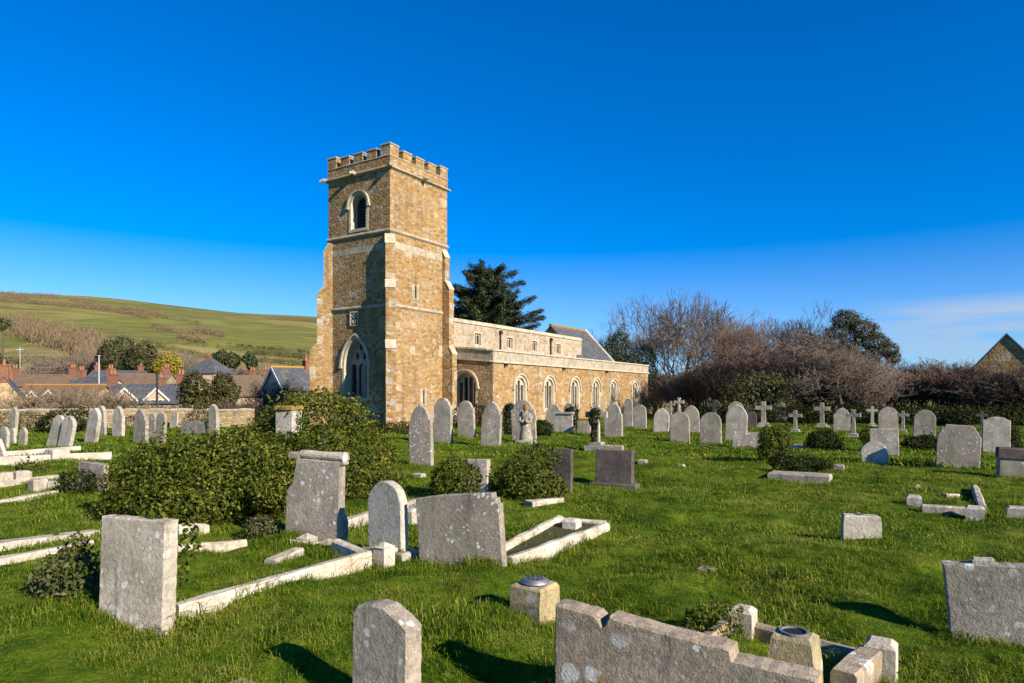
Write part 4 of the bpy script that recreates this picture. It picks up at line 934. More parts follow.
def t_rose(o, h, w):
    m = MB(Matrix.Translation((0, 0, h))); m.lathe([(.0001, .001), (w * .40, .001), (w * .42, .015), (w * .34, .022), (w * .33, .03), (w * .28, .038), (w * .05, .04), (.0001, .04)], 24); d = m.build('flower_holder', M['metal'], o, True)
    hb = MB()
    for r_, n in ((.11, 5), (.2, 10)):
        for k in range(n):
            a = 2 * math.pi * k / n; hb.M = Matrix.Translation((w * r_ * math.cos(a), w * r_ * math.sin(a), h + .0385)); hb.lathe([(w * .028, .0), (w * .028, .004)], 8)
    hb.build('holes', M['black'], d)  # flat black discs, shade of the pierced holes given as colour
def t_hole(o, h, w):
    m = MB(Matrix.Translation((0, 0, h + .002)))
    n = 24; vs = []
    for r_, z in ((.31, 0), (.30, .012), (.25, .012), (.24, -.001)): vs += [(w * r_ * math.cos(2 * math.pi * k / n), w * r_ * math.sin(2 * math.pi * k / n), z) for k in range(n)]
    m.add(vs, [(i * n + k, i * n + (k + 1) % n, (i + 1) * n + (k + 1) % n, (i + 1) * n + k) for i in range(3) for k in range(n)]); m.build('rim', M['lead'], o)
    m = MB(Matrix.Translation((0, 0, h + .004))); m.lathe([(w * .245, -.003), (w * .245, 0)], 24); m.build('hole', M['black'], o)  # flat black disc in place of the shade inside the hole
block(535, 614, .30, .28, .28, 'yellowish cube-shaped flower stand with a pierced metal rose on top, in open grass', 'yellow', top=t_rose, name='flower_block', cat='flower stand', th=-38, taper=.01)
block(794, 690, .28, .26, .34, 'orange-lichened vase block with a round dark hole, behind the broken front headstone', 'yellow', top=t_hole, name='vase_block', cat='flower stand', Y=3.72, th=-32, taper=.03, )
block(861, 539, .40, .16, .27, 'small clean white memorial block with a dark hole on top, alone in the grass', 'smooth', top=t_hole, name='vase_block', cat='flower stand', th=-14)
block(839, 473, .20, .16, .11, 'tiny white stone in the grass right of the ivy-topped slab', 'pale')
block(643, 469, .18, .15, .1, 'small rounded stone to the right of the dark square monument', 'pale')
block(680, 470, .2, .16, .05, 'flat white stone lying in the open grass', 'kerb')
block(707, 574, .16, .11, .03, 'flat little marker lying in the front grass, right of the flower stand', 'grey')
block(419, 480, .22, .16, .06, 'small loose stone left of the clipped bush', 'pale')
block(289, 428, .30, .26, .27, 'pedestal with an orange lichened top sticking out of the big shrub', 'pale', Y=10.55, th=-20,
      top=lambda o, h, w: MB().box(-w * .62, w * .62, -w * .58, w * .58, h + .002, h + .07, .02).build('top_slab', M['lichenhead'], o), name='stone_pedestal', cat='pedestal')
bpy.data.objects['stone_pedestal'].location.z = zat(427, 10.55)
MB().box(-.13, .13, -.11, .11, -1.2, -.05).build('shaft', M['pale'], bpy.data.objects['stone_pedestal'])
def surround(label, rails, posts=(), soil=None, mat='kerb', pmat=None):
    """kerb set: rails (u1,v1,u2,v2,h,w), posts (u,v,w,h,cap)"""
    u0, v0 = rails[0][:2]; base = at(u0, base_y(v0)); o = empty('grave_kerb', base, 0, label, 'grave kerb', 'stone kerbs around the graves')
    rng = random.Random(int(u0 * 3 + v0))
    for (u1, v1, u2, v2, h, w) in rails:
        p, q = at(u1, base_y(v1)) - base, at(u2, base_y(v2)) - base
        d = (q - p); n = max(2, int(d.length / .25)); dn = Vector((d.x, d.y, 0)).normalized(); sd = Vector((-dn.y, dn.x, 0))
        m = MB(); vs = []; b = min(.02, w * .2)
        lift = .7 * max(0.0, max(gz(base.x + p.x + d.x * k / 12, base.y + p.y + d.y * k / 12) - base.z - (p.z + d.z * k / 12) for k in range(13)))
        prof = [(-w / 2, -.4), (-w / 2, h - b), (-w / 2 + b, h), (w / 2 - b, h), (w / 2, h - b), (w / 2, -.4)]
        for i in range(n + 1):
            c = p + d * i / n; c.z += lift
            vs += [c + sd * (a + rng.uniform(-.009, .009)) + Vector((0, 0, z + rng.uniform(-.010, .006))) for a, z in prof]
        k = len(prof)
        m.add(vs, [(i * k + j, i * k + (j + 1) % k, (i + 1) * k + (j + 1) % k, (i + 1) * k + j) for i in range(n) for j in range(k)] + [tuple(range(k))[::-1], tuple(range(n * k, n * k + k))])
        m.build('kerb_rail', M[mat], o)
    for (u, v, w, h, cap) in posts:
        p = at(u, base_y(v)) - base; T = Matrix.Translation(p) @ Matrix.Rotation(R(-32 + rng.uniform(-4, 4)), 4, 'Z')
        m = MB(T); m.box(-w / 2, w / 2, -w / 2, w / 2, -.2, h, .012 if cap else .03)
        if cap:
            m.add([(-w * .55, -w * .55, h + .002), (w * .55, -w * .55, h + .002), (w * .55, w * .55, h + .002), (-w * .55, w * .55, h + .002), (0, 0, h + w * .35)], [(3, 2, 1, 0), (0, 1, 4), (1, 2, 4), (2, 3, 4), (3, 0, 4)])
        m.build('corner_post', M[pmat or mat], o)
    if soil:
        pts = [at(u, base_y(v)) - base for u, v in soil]
        m = MB(); m.add([p + Vector((0, 0, .06)) for p in pts], [tuple(range(len(pts)))]); m.build('soil', M['soil'], o)
    return o
surround('long white kerb running from the broad left headstone to a pyramid-capped post', [(176, 616, 374, 566, .09, .12), (374, 567, 336, 556, .12, .11), (374, 567, 404, 555, .12, .11)], [(384, 568, .15, .2, True)])
surround('white kerbs round the soil-filled grave behind the wide notched headstone', [(497, 553, 560, 526, .10, .09), (508, 567, 606, 529, .08, .10), (560, 526, 606, 529, .08, .09)], [(572, 532, .18, .18, False)], soil=[(498, 554), (509, 566), (604, 530), (560, 527)])
surround('lichened kerb with two square corner posts behind the broken front headstone', [(748, 632, 872, 664, .09, .10), (872, 672, 843, 705, .14, .14), (728, 636, 700, 655, .09, .1)], [(743, 634, .16, .20, False), (881, 672, .17, .22, False)], mat='lichen', pmat='kerb')
surround('pair of broad pale kerbs at the left edge, leading to the ivy heap', [(-14, 552, 96, 533, .07, .2), (-14, 561, 92, 546, .05, .16)])
surround('thin kerb lines on the grass behind the broad left headstone', [(176, 556, 245, 543, .07, .1), (176, 535, 206, 528, .12, .12)])
surround('bright white kerb with a block across the left yard', [(-8, 466, 112, 461, .16, .22), (4, 457, 80, 453, .10, .2)], [(57, 463, .4, .27, False)])
surround('tumbled kerb with stone blocks at the left, below the white one', [(-6, 488, 58, 481, .08, .12), (-6, 503, 62, 494, .06, .14)], [(4, 485, .24, .16, False), (21, 484, .26, .2, False), (38, 487, .24, .2, False), (51, 486, .2, .14, False)], mat='pale')
surround('kerb behind the stepped headstone, passing behind the smooth pale one', [(344, 527, 416, 508, .13, .14), (414, 512, 446, 500, .1, .12)], [(411, 527, .18, .2, False)], mat='pale')
surround('small pyramid-capped kerb posts below the stepped headstone', [(290, 548, 330, 545, .05, .1), (270, 568, 299, 559, .06, .14)], [(307, 545, .17, .06, True), (328, 547, .17, .06, True)], mat='pale')
surround('ruined grave kerb with two square blocks in the right-hand grass', [(922, 511, 968, 514, .09, .12), (982, 512, 975, 491, .09, .1), (944, 497, 957, 496, .08, .12)], [(914, 507, .2, .14, False), (975, 517, .22, .19, False), (918, 492, .09, .07, False)], mat='pale')
surround('white kerb stones in front of the ivy mound', [(528, 503, 560, 498, .08, .2), (500, 496, 520, 494, .05, .12)], mat='kerb')
block(1018, 519, .24, .2, .17, 'square kerb block cut by the right edge, behind the leaning slab', 'pale')
block(800, 478, 1.15, .55, .16, 'low tomb slab with ivy trailing over it, right of the clipped ivy block', 'grey', name='tomb_slab', cat='tomb')
block(800, 450, .5, .9, .14, 'low coped grave slab at the foot of a pale cross', 'pale', name='tomb_slab', cat='tomb')
block(241, 700, .16, .12, .03, 'stone fragment in the grass at the very bottom of the photo', 'yellow', Y=3.95)

# ------------------------------------------------------------------ shrubs and ivy
def bush(name, label, u, v, ells, N, L, Wd, mat, cat='shrub', seed=1, stems=8, group=None, shell=.2, rough=.24, Y=None, tilt=1.4, z=None):
    Y = Y or base_y(v); o = empty(name, at(u, Y, z), 0, label, cat, group)
    p, n = ell_points(ells, N, seed, shell, rough)
    if N > 1000: # stray shoots standing out of the mass
        g = np.random.default_rng(seed + 99); k = max(12, N // 260); ii = g.choice(len(p), k); up = n[ii] * .6 + np.array([0, 0, .7]) + g.normal(0, .25, (k, 3))
        tt = g.uniform(0, 1, (k, 9, 1)); sh = p[ii][:, None, :] + up[:, None, :] * tt * (L * g.uniform(1.2, 3.4, (k, 1, 1))) + g.normal(0, L * .18, (k, 9, 3))
        p = np.concatenate([p, sh.reshape(-1, 3)]); n = np.concatenate([n, np.repeat(n[ii], 9, 0)])
    leaves('foliage', p, n, L, Wd, M[mat], o, seed, tilt=tilt)
    if stems:
        rng = random.Random(seed); m = MB()
        for i in range(stems):
            e = rng.choice(ells); a = rng.uniform(0, 6.28); k = rng.uniform(.3, .9)
            q = Vector((e[0] + e[3] * k * math.cos(a), e[1] + e[4] * k * math.sin(a), e[2] + e[5] * rng.uniform(.1, .6))); b = Vector((e[0] * .8, e[1] * .8, -.1))
            mid = (q + b) / 2 + Vector((rng.uniform(-.1, .1), rng.uniform(-.1, .1), .1)) * e[3]
            rr_ = .012 + .012 * e[3]; m.tube([b, mid, q], [rr_, rr_ * .7, rr_ * .3], 5)
        m.build('stems', M['bark'], o)
    return o
# big shrub: two masses
bush('large_shrub', 'big sprawling olive-green shrub, the largest bush, left of centre', 205, 517,
     [(-.45, .2, .50, .85, .75, .62), (.35, .15, .58, .85, .8, .66), (-1.0, .25, .30, .5, .55, .42), (.85, .4, .42, .6, .6, .5), (-.1, -.35, .22, 1.0, .45, .34), (1.15, .15, .25, .5, .5, .36)], 30000, .072, .030, 'laurel', seed=11, shell=.13, tilt=1.2)
bush('large_shrub', 'taller rounded shrub mass behind the headstone with the scroll, below the tower', 315, 499,
     [(0, .3, .75, 1.1, 1.0, .98), (-.75, .6, .75, .75, .8, .75), (.75, .2, .48, .62, .75, .56), (-.15, .7, 1.2, .72, .7, .62), (.35, -.1, .4, .9, .6, .5)], 30000, .072, .030, 'laurel', seed=12, shell=.13, tilt=1.2)
bush('low_shrub', 'small shrub joining the big one, topped by a dark stone', 268, 455, [(0, 0, .35, .8, .6, .55), (-.8, .3, .3, .6, .5, .5)], 7000, .07, .04, 'laurel', seed=13)
bush('ivy_heap', 'heap of withered ivy against the left side of the broad pale headstone', 58, 600,
     [(0, .1, .10, .24, .3, .24), (.14, .05, .22, .16, .25, .22), (-.18, .15, .06, .18, .2, .16), (.2, -.1, .06, .16, .18, .14), (.02, .15, .3, .1, .12, .14)], 3600, .055, .026, 'deadleaf', 'ivy', seed=14, shell=.42, rough=.4, tilt=1.6)
bush('ivy_spray', 'spray of ivy hanging over the right top edge of the broad pale headstone', 172, 600, [(.0, .12, .78, .07, .09, .07), (.06, .16, .62, .07, .10, .16), (.02, .12, .42, .04, .05, .16), (-.14, .0, .84, .12, .06, .04)], 300, .05, .036, 'laurel', 'ivy', seed=15, stems=0, shell=.3, Y=5.1)
bush('low_shrub', 'leafy shoots hiding the shaft of the orange-topped pedestal', 288, 470, [(0, 0, 0, .3, .16, .16), (-.2, .05, -.02, .2, .15, .14), (.2, .0, .02, .2, .15, .15), (.05, .1, -.2, .3, .2, .2)], 2600, .07, .03, 'laurel', seed=44, stems=0, Y=10.2, z=zat(440, 10.2) - .02)
bush('clipped_bush', 'rounded ivy bush against the half-swallowed pale stone', 452, 496, [(0, 0, .32, .36, .32, .36), (.3, .1, .26, .26, .25, .30), (-.18, 0, .2, .2, .25, .28)], 4800, .055, .036, 'ivy', seed=16)
bush('ivy_mound', 'mound of ivy growing over the dark thin slab', 532, 498, [(0, 0, .2, .46, .4, .32), (-.32, .2, .26, .32, .3, .34), (.15, .5, .62, .42, .12, .2), (.3, .1, .12, .3, .25, .2)], 7500, .055, .036, 'ivy', seed=17)
bush('ivy_block', 'dark clipped ivy block standing over a grave, right of the low leaning slab', 775, 462, [(-.16, 0, .58, .26, .26, .34), (.16, .0, .58, .26, .26, .33), (-.16, 0, .22, .26, .26, .3), (.18, 0, .2, .26, .26, .3)], 5200, .06, .042, 'ivy', seed=18)
bush('ivy_spread', 'ivy trailing over the low tomb slab', 802, 474, [(0, -.05, .24, .55, .25, .14), (.4, 0, .2, .25, .25, .12), (-.4, 0, .22, .3, .25, .18)], 2600, .055, .04, 'ivydark_shade', 'ivy', seed=19, stems=0)
bush('round_shrub', 'low round dark shrub right of a coped slab, under the crosses', 824, 452, [(0, 0, .3, .52, .45, .36)], 3200, .07, .045, 'ivydark_shade', seed=20)
bush('ivy_hood', 'ivy over the headstone with a bare lit right side under the hedge', 876, 452, [(0, 0, .38, .32, .28, .36), (-.15, .1, .5, .3, .3, .3), (.12, -.05, .2, .3, .25, .25)], 2800, .065, .045, 'ivy', 'ivy', seed=21)
bush('low_shrub', 'dark flat shrub left of the large lichen-spotted headstone', 921, 449, [(0, 0, .16, .6, .4, .24), (.2, 0, .25, .3, .3, .2)], 2600, .07, .045, 'ivydark_shade', seed=22)
bush('low_shrub', 'dark tuft right behind the curved-top headstone at the right edge', 1016, 452, [(0, .3, .3, .35, .35, .4)], 1800, .07, .045, 'ivydark_shade', seed=23)
bush('ivy_column', 'ivy smothering the stone cross', 594, 449, [(0, -.05, .95, .15, .13, .32), (0, -.04, .5, .11, .1, .35), (.06, -.02, 1.15, .2, .13, .2)], 2000, .06, .045, 'ivydark_shade', 'ivy', seed=24, stems=0)
bush('ivy_hood', 'ivy wrapping the headstone behind the angel statue', 511, 436, [(-.05, -.12, .65, .32, .15, .6), (.0, -.05, 1.1, .32, .2, .3)], 2200, .075, .055, 'ivydark_shade', 'ivy', seed=25, stems=0)
bush('ivy_hood', 'ivy hood over the headstone right of the capped block stone', 571, 432, [(.05, -.1, .85, .3, .16, .34), (.2, -.1, .5, .14, .15, .5)], 1600, .075, .055, 'ivydark_shade', 'ivy', seed=26, stems=0)
bush('round_shrub', 'small round dark bush before the aisle, right of the angel statue', 544, 437, [(0, 0, .3, .36, .34, .4)], 1800, .07, .05, 'ivydark_shade', seed=27)
bush('low_shrub', 'low dark growth along the foot of the tower', 400, 434, [(0, .2, .16, 1.2, .5, .34), (-1.3, .3, .2, .7, .5, .4)], 3200, .085, .06, 'ivydark_shade', seed=28)
bush('low_shrub', 'dark growth in the corner under the aisle west window', 474, 428, [(0, 0, .5, 1.0, .5, .7), (.9, -.3, .35, .7, .5, .5), (-.9, .2, .4, .6, .5, .55)], 5000, .09, .06, 'ivydark_shade', seed=29)
bush('low_shrub', 'low ivy clump on the left yard grass below the white kerb', 30, 474, [(0, 0, .14, .34, .3, .24), (-.2, .1, .1, .2, .2, .18)], 1500, .05, .035, 'ivy', seed=30)
bush('low_shrub', 'dark clump between the broken stump and the big shrub', 78, 494, [(0, 0, .14, .36, .3, .22)], 1200, .05, .035, 'ivydark_shade', seed=31)
bush('low_shrub', 'scrubby tuft at the foot of the headstone with the scroll', 263, 535, [(0, 0, .1, .22, .2, .14)], 700, .05, .025, 'deadleaf', seed=32)
bush('low_shrub', 'trailing green clump at the grave inside the lichened kerb', 712, 640, [(0, 0, .08, .2, .16, .16), (-.12, -.05, .05, .14, .12, .1)], 1100, .035, .02, 'laurel', seed=33, stems=0)
bush('round_bush', 'dark bush in front of the boundary wall behind the leaning pair', 66, 432.5, [(0, 0, .55, 1.1, .7, .65), (-.8, .2, .4, .7, .6, .5), (.7, .1, .6, .6, .6, .5)], 5500, .09, .06, 'ivydark_shade', seed=34)
bush('low_shrub', 'brown-green growth before the boundary wall, between upright stones', 128, 431, [(0, .4, .3, .7, .4, .4), (.8, .4, .2, .5, .3, .3)], 1800, .08, .05, 'olive', seed=36)
bush('low_shrub', 'low ivy over the middle of the boundary wall', 192, 430, [(0, .8, .55, .8, .35, .5)], 1500, .08, .05, 'ivydark_shade', seed=37)
bush('low_shrub', 'shrub against the boundary wall at the left edge', 22, 431, [(0, .5, .4, .8, .5, .5), (-1.2, .6, .4, .7, .5, .5)], 2200, .09, .05, 'olive', seed=38)
bush('dark_hedge', 'dark ivy growth behind the wall end, left of the tower', 265, 424, [(0, .5, .7, 1.6, .9, .9), (-1.6, .8, .4, 1.2, .8, .8), (1.5, .3, .5, 1.2, .8, .8)], 7000, .1, .07, 'ivydark_shade', seed=35)

# ------------------------------------------------------------------ trees
def grow(mt, mw, p, d, L, r, lev, mx, rng, up, spread, nch, minr):
    n = 4 if lev < 2 else 3; pts = [p.copy()]; q = p.copy(); dd = d.copy()
    for i in range(n):
        dd = (dd + Vector((rng.gauss(0, .13), rng.gauss(0, .13), rng.gauss(0, .08) + up * .12))).normalized(); q = q + dd * (L / n); pts.append(q.copy())
    rads = [max(minr, r * (1 - .62 * i / n)) for i in range(n + 1)]
    (mt if lev < 2 else mw).tube(pts, rads, 7 if lev == 0 else (5 if lev == 1 else 3), cap=False)
    if lev >= mx: return
    k = nch[lev]
    for i in range(k):
        t = rng.uniform(.35 if lev == 0 else .2, 1.0) if i < k - 1 else 1.0
        f = t * n; j = min(n - 1, int(f)); b = pts[j].lerp(pts[j + 1], f - j); td = (pts[j + 1] - pts[j]).normalized()
        a = td.orthogonal().normalized(); a.rotate(Matrix.Rotation(rng.uniform(0, 6.28), 3, td))
        nd_ = (td * (1 - spread * rng.uniform(.5, 1.0)) + a * spread * rng.uniform(.7, 1.2) + Vector((0, 0, up * .25))).normalized()
        grow(mt, mw, b, nd_, L * rng.uniform(.5, .78) * (1.0 - .25 * (t - .5)), rads[j] * .58, lev + 1, mx, rng, up, spread, nch, minr)
def bare_mesh(seed, H, r, nch, spread, up, stems=1, minr=.008):
    rng = random.Random(seed); mt, mw = MB(), MB()
    for i in range(stems):
        a = rng.uniform(0, 6.28); d = Vector((math.cos(a) * .35, math.sin(a) * .35, 1)) if stems > 1 else Vector((rng.gauss(0, .04), rng.gauss(0, .04), 1))
        o = Vector((math.cos(a), math.sin(a), 0)) * (.25 if stems > 1 else 0) * rng.random() * 2
        o.z = -.1
        grow(mt, mw, o, d.normalized(), H * rng.uniform(.85, 1.1), r, 0, len(nch), rng, up, spread, nch, minr)
    out = []
    for m, nm in ((mt, 'trunk'), (mw, 'crown')):
        me = bpy.data.meshes.new(nm); me.from_pydata(m.v, [], m.f); me.update(); out.append(me)
    zm = max(v[2] for v in mw.v); return out, zm
bare = {}
for k, a in {'tall': (5, 4.4, .22, (10, 8, 6, 5, 4), .58, .72), 'broad': (7, 3.6, .2, (10, 7, 6, 5, 3), .72, .35), 'third': (19, 4.0, .2, (10, 7, 5, 5, 4), .66, .42)}.items(): bare[k] = bare_mesh(*a, minr=.0085)
for k, a in {'shrub': (21, 1.9, .05, (6, 5, 4, 4), .55, .75, 13), 'shrub2': (33, 1.7, .05, (6, 5, 4, 4), .6, .6, 14), 'thin': (41, 1.5, .04, (5, 4, 4), .55, .5, 12)}.items(): bare[k] = bare_mesh(*a, minr=.0075)
def fork_mesh(seed, L0, r0, depth, spread, minr, first=6):
    rng = random.Random(seed); mt, mw = MB(), MB()
    def go(p, d, L, r_, lev):
        n = 3; pts = [p.copy()]; q = p.copy(); dd = d.copy()
        for i in range(n):
            dd = (dd + Vector((rng.gauss(0, .09), rng.gauss(0, .09), rng.gauss(.03, .05)))).normalized(); q = q + dd * (L / n); pts.append(q.copy())
        r1 = max(minr, r_ * .74)
        (mt if lev < 3 else mw).tube(pts, [max(minr, r_), max(minr, r_ * .9), max(minr, r_ * .82), r1], 7 if lev < 2 else (5 if lev < 4 else 3), cap=False)
        if lev >= depth: return
        k = first if lev == 0 else (3 if rng.random() < .45 else 2); a0 = rng.uniform(0, 6.28)
        for i in range(k):
            a = a0 + 6.28 * i / k + rng.uniform(-.4, .4); t = spread * rng.uniform(.55, 1.25) * (1.25 if lev == 0 else 1)
            if lev == 0 and i == 0: t *= .3
            o = dd.orthogonal().normalized(); o.rotate(Matrix.Rotation(a, 3, dd))
            c = (dd * math.cos(t) + o * math.sin(t) + Vector((0, 0, .10))).normalized()
            go(q, c, L * rng.uniform(.70, .90) * (1.15 if lev == 0 else 1), r1 * (.62 if k > 2 else .74), lev + 1)
        if lev >= 2:
            for _ in range(2 if lev < depth - 1 else 1):
                j = rng.randrange(1, 3); o = dd.orthogonal().normalized(); o.rotate(Matrix.Rotation(rng.uniform(0, 6.28), 3, dd))
                go(pts[j], (dd * .6 + o * .7 + Vector((0, 0, .2))).normalized(), L * .5, max(minr, r1 * .35), max(lev + 2, depth - 1))
    go(Vector((0, 0, -.2)), Vector((rng.gauss(0, .03), rng.gauss(0, .03), 1)).normalized(), L0, r0, 0)
    out = []
    for m, nm in ((mt, 'trunk'), (mw, 'crown')):
        me = bpy.data.meshes.new(nm); me.from_pydata(m.v, [], m.f); me.update(); out.append(me)
    return out, max(v[2] for v in mw.v)
bare['tall'] = fork_mesh(5, 2.6, .26, 7, .50, .014, 7)
bare['third'] = fork_mesh(8, 2.3, .22, 7, .46, .0135, 6)
matcache = {}
def bare_tree(kind, u, Y, vt, label, name='bare_tree', cat='tree', wide=1.0, rz=0, twig='twig', bark='bark', group='bare winter trees behind the graves', z=None):
    (t, c), zm = bare[kind]; p = at(u, Y, z); s = (zat(vt, Y) - p.z) / zm
    o = empty(name, p, R(rz), label, cat, group); o.scale = (s * wide, s * wide, s)
    for me_, nm, mt_ in ((t, 'trunk', bark), (c, 'crown', twig)):
        k = (me_.name, mt_)
        if k not in matcache:
            m2 = me_.copy(); m2.materials.clear(); m2.materials.append(M[mt_]); matcache[k] = m2
        x = bpy.data.objects.new(nm, matcache[k]); C.objects.link(x); x.parent = o
    return o
bare_tree('tall', 676, 67, 288, 'tallest bare tree with a wide airy crown right of the church', wide=1.1, rz=20, twig='twig2')
bare_tree('third', 646, 76, 312, 'bare tree half hidden behind the tallest one, nearest the church end', wide=1.1, rz=140, twig='twig2')
bare_tree('third', 750, 60, 306, 'bare tree with purplish twigs, second of the tall ones from the church', wide=1.1, rz=75)
bare_tree('third', 790, 62, 303, 'twiggy bare tree just left of the ivy-dark pine', wide=1.05, rz=250, twig='twig2')
bare_tree('tall', 716, 72, 304, 'farther bare tree showing between the two tallest crowns', wide=1.1, rz=200, twig='twig2')
bare_tree('broad', 806, 44, 326, 'spreading bare tree before the pine, pale branches', wide=1.3, rz=10, twig='twig2')
bare_tree('broad', 840, 40, 340, 'low wide bare tree with tangled pale boughs under the pine', wide=1.5, rz=160, twig='twig2', bark='twig2')
SH = 'bare bushes along the back of the churchyard'
shr = [('shrub', 682, 56, 366, 'brown thicket bush beneath the tallest bare tree', 'twig'), ('shrub2', 706, 50, 358, 'brown bush with pale upright stems below the tallest bare tree', 'twig2'),
       ('shrub', 728, 46, 352, 'dense russet bush in the middle of the thicket', 'twig'), ('shrub2', 760, 48, 336, 'high purple-brown bush left of the pine', 'twig'),
       ('shrub', 796, 43, 354, 'wide brown bush behind the clipped ivy block', 'twig'), ('shrub2', 828, 46, 352, 'brown bush directly under the pine trunk', 'twig'),
       ('shrub', 866, 41, 356, 'tangled grey-brown bush right of the pine', 'twig2'), ('shrub2', 905, 44, 360, 'brown bush left of the rounded one near the barn', 'twig'),
       ('shrub', 938, 42, 354, 'rounded brown bush behind the white-flecked headstone', 'twig'), ('shrub2', 968, 40, 362, 'brown bush overlapping the left slope of the barn gable', 'twig'),
       ('shrub', 1000, 39, 364, 'dense bush in front of the barn gable', 'twig'), ('shrub2', 1035, 38, 358, 'bush at the right edge before the barn', 'twig'),
       ('shrub', 1075, 40, 352, 'brown bush beyond the right edge of the barn', 'twig'), ('shrub2', 655, 68, 372, 'shadowed bush at the church far corner', 'twig')]
for i, (k, u, Y, vt, lb, tw_) in enumerate(shr): bare_tree(k, u, Y, vt, lb, 'bare_bush', 'bush', 1.35, i * 67, tw_, 'bark', SH)
bare_tree('shrub2', 62, 45, 384, 'brown bare shrub behind the boundary wall before the brown roof', 'bare_bush', 'bush', 1.5, 20, 'twig3', 'twig2', None)
bare_tree('shrub', 84, 47, 386, 'straw-coloured bare shrub right of the white-edged gablets', 'bare_bush', 'bush', 1.8, 120, 'twig3', 'twig2', None)
bare_tree('shrub2', 44, 44, 392, 'low straw-coloured shrub beside the stone cottage gable', 'bare_bush', 'bush', 1.8, 220, 'twig3', 'twig2', None)
bare_tree('broad', 274, 50, 374, 'dark bare little tree in front of the white-edged gable house', 'bare_tree', 'tree', 1.0, 60, 'twig', 'bark', None)
VB = 'bare garden trees among the cottages'
for (k, u, Y, vt, lb, wd) in [('third', 132, 142, 333, 'russet bare tree rising behind the dark green trees', 1.3), ('broad', 60, 140, 348, 'bare tree behind the brown roofs at left', 1.6), ('tall', 204, 150, 348, 'bare tree beside the hipped roof', 1.5), ('broad', 238, 140, 358, 'bare tree between the hipped roof and thatch', 1.6),
        ('third', 30, 138, 352, 'bare tree above the stone cottage chimney', 1.4), ('tall', 186, 150, 352, 'thin bare tree behind the golden one', 1.5), ('broad', 90, 142, 352, 'bare tree left of the dark green trees', 1.6)]:
    bare_tree(k, u, Y, vt, lb, 'bare_tree', 'tree', wd, u * 7, 'twig2', 'bark', VB)
bare_tree('shrub', 125, 49, 400, 'brown garden hedge under the dormers of the slate cottage', 'bare_bush', 'bush', 2.0, 33, 'twig', 'bark', None)
bare_tree('shrub2', 165, 48, 402, 'brown garden bush below the second dormer', 'bare_bush', 'bush', 2.0, 133, 'twig', 'bark', None)
bare_tree('shrub2', 246, 42, 398, 'shaded brown bush between the round bush and the big shrub', 'bare_bush', 'bush', 1.8, 13, 'twig', 'bark', None)
# evergreen hedges under the thicket; shade of the bushes painted into their leaf colour
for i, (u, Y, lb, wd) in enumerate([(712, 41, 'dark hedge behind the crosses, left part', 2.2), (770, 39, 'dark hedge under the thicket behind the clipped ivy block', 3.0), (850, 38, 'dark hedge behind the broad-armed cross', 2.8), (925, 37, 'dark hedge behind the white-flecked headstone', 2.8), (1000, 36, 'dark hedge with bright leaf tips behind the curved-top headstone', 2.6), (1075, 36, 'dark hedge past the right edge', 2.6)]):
    bush('evergreen_hedge', lb, u, 0, [(-wd * .55, 0, .4, wd * .6, .9, .62), (wd * .5, .2, .35, wd * .55, .9, .8), (.2, .1, .4, wd * .7, .9, .66)], 8000, .13, .08, 'ivydark_shade', 'hedge', 50 + i, 6, 'dark hedges at the back of the churchyard', Y=Y)
bush('evergreen_bush', 'olive-brown evergreen bush in the middle of the thicket', 758, 0, [(0, 0, 1.6, 2.0, 1.5, 1.8), (1.3, .3, 1.5, 1.4, 1.2, 1.4), (-1.2, .2, 1.2, 1.2, 1.2, 1.3)], 9000, .16, .07, 'olive', seed=70, Y=40, rough=.35)
bush('evergreen_bush', 'dark evergreen tree by the far corner of the church', 618, 0, [(0, 0, 3.0, 1.7, 1.6, 3.0), (1.2, .3, 4.2, 1.3, 1.2, 2.2), (-1.0, .5, 5.2, 1.2, 1.2, 2.0), (.2, .2, 6.6, 1.0, .9, 1.7)], 14000, .2, .09, 'conifer', 'tree', seed=71, Y=64, rough=.3)
bush('evergreen_bush', 'second dark evergreen right of the church far corner', 642, 0, [(0, 0, 2.6, 1.9, 1.6, 2.8), (.5, .3, 5.0, 1.2, 1.1, 2.1), (-.8, .2, 4.2, 1.0, 1.0, 1.8)], 11000, .2, .09, 'conifer', 'tree', seed=72, Y=66, rough=.3)

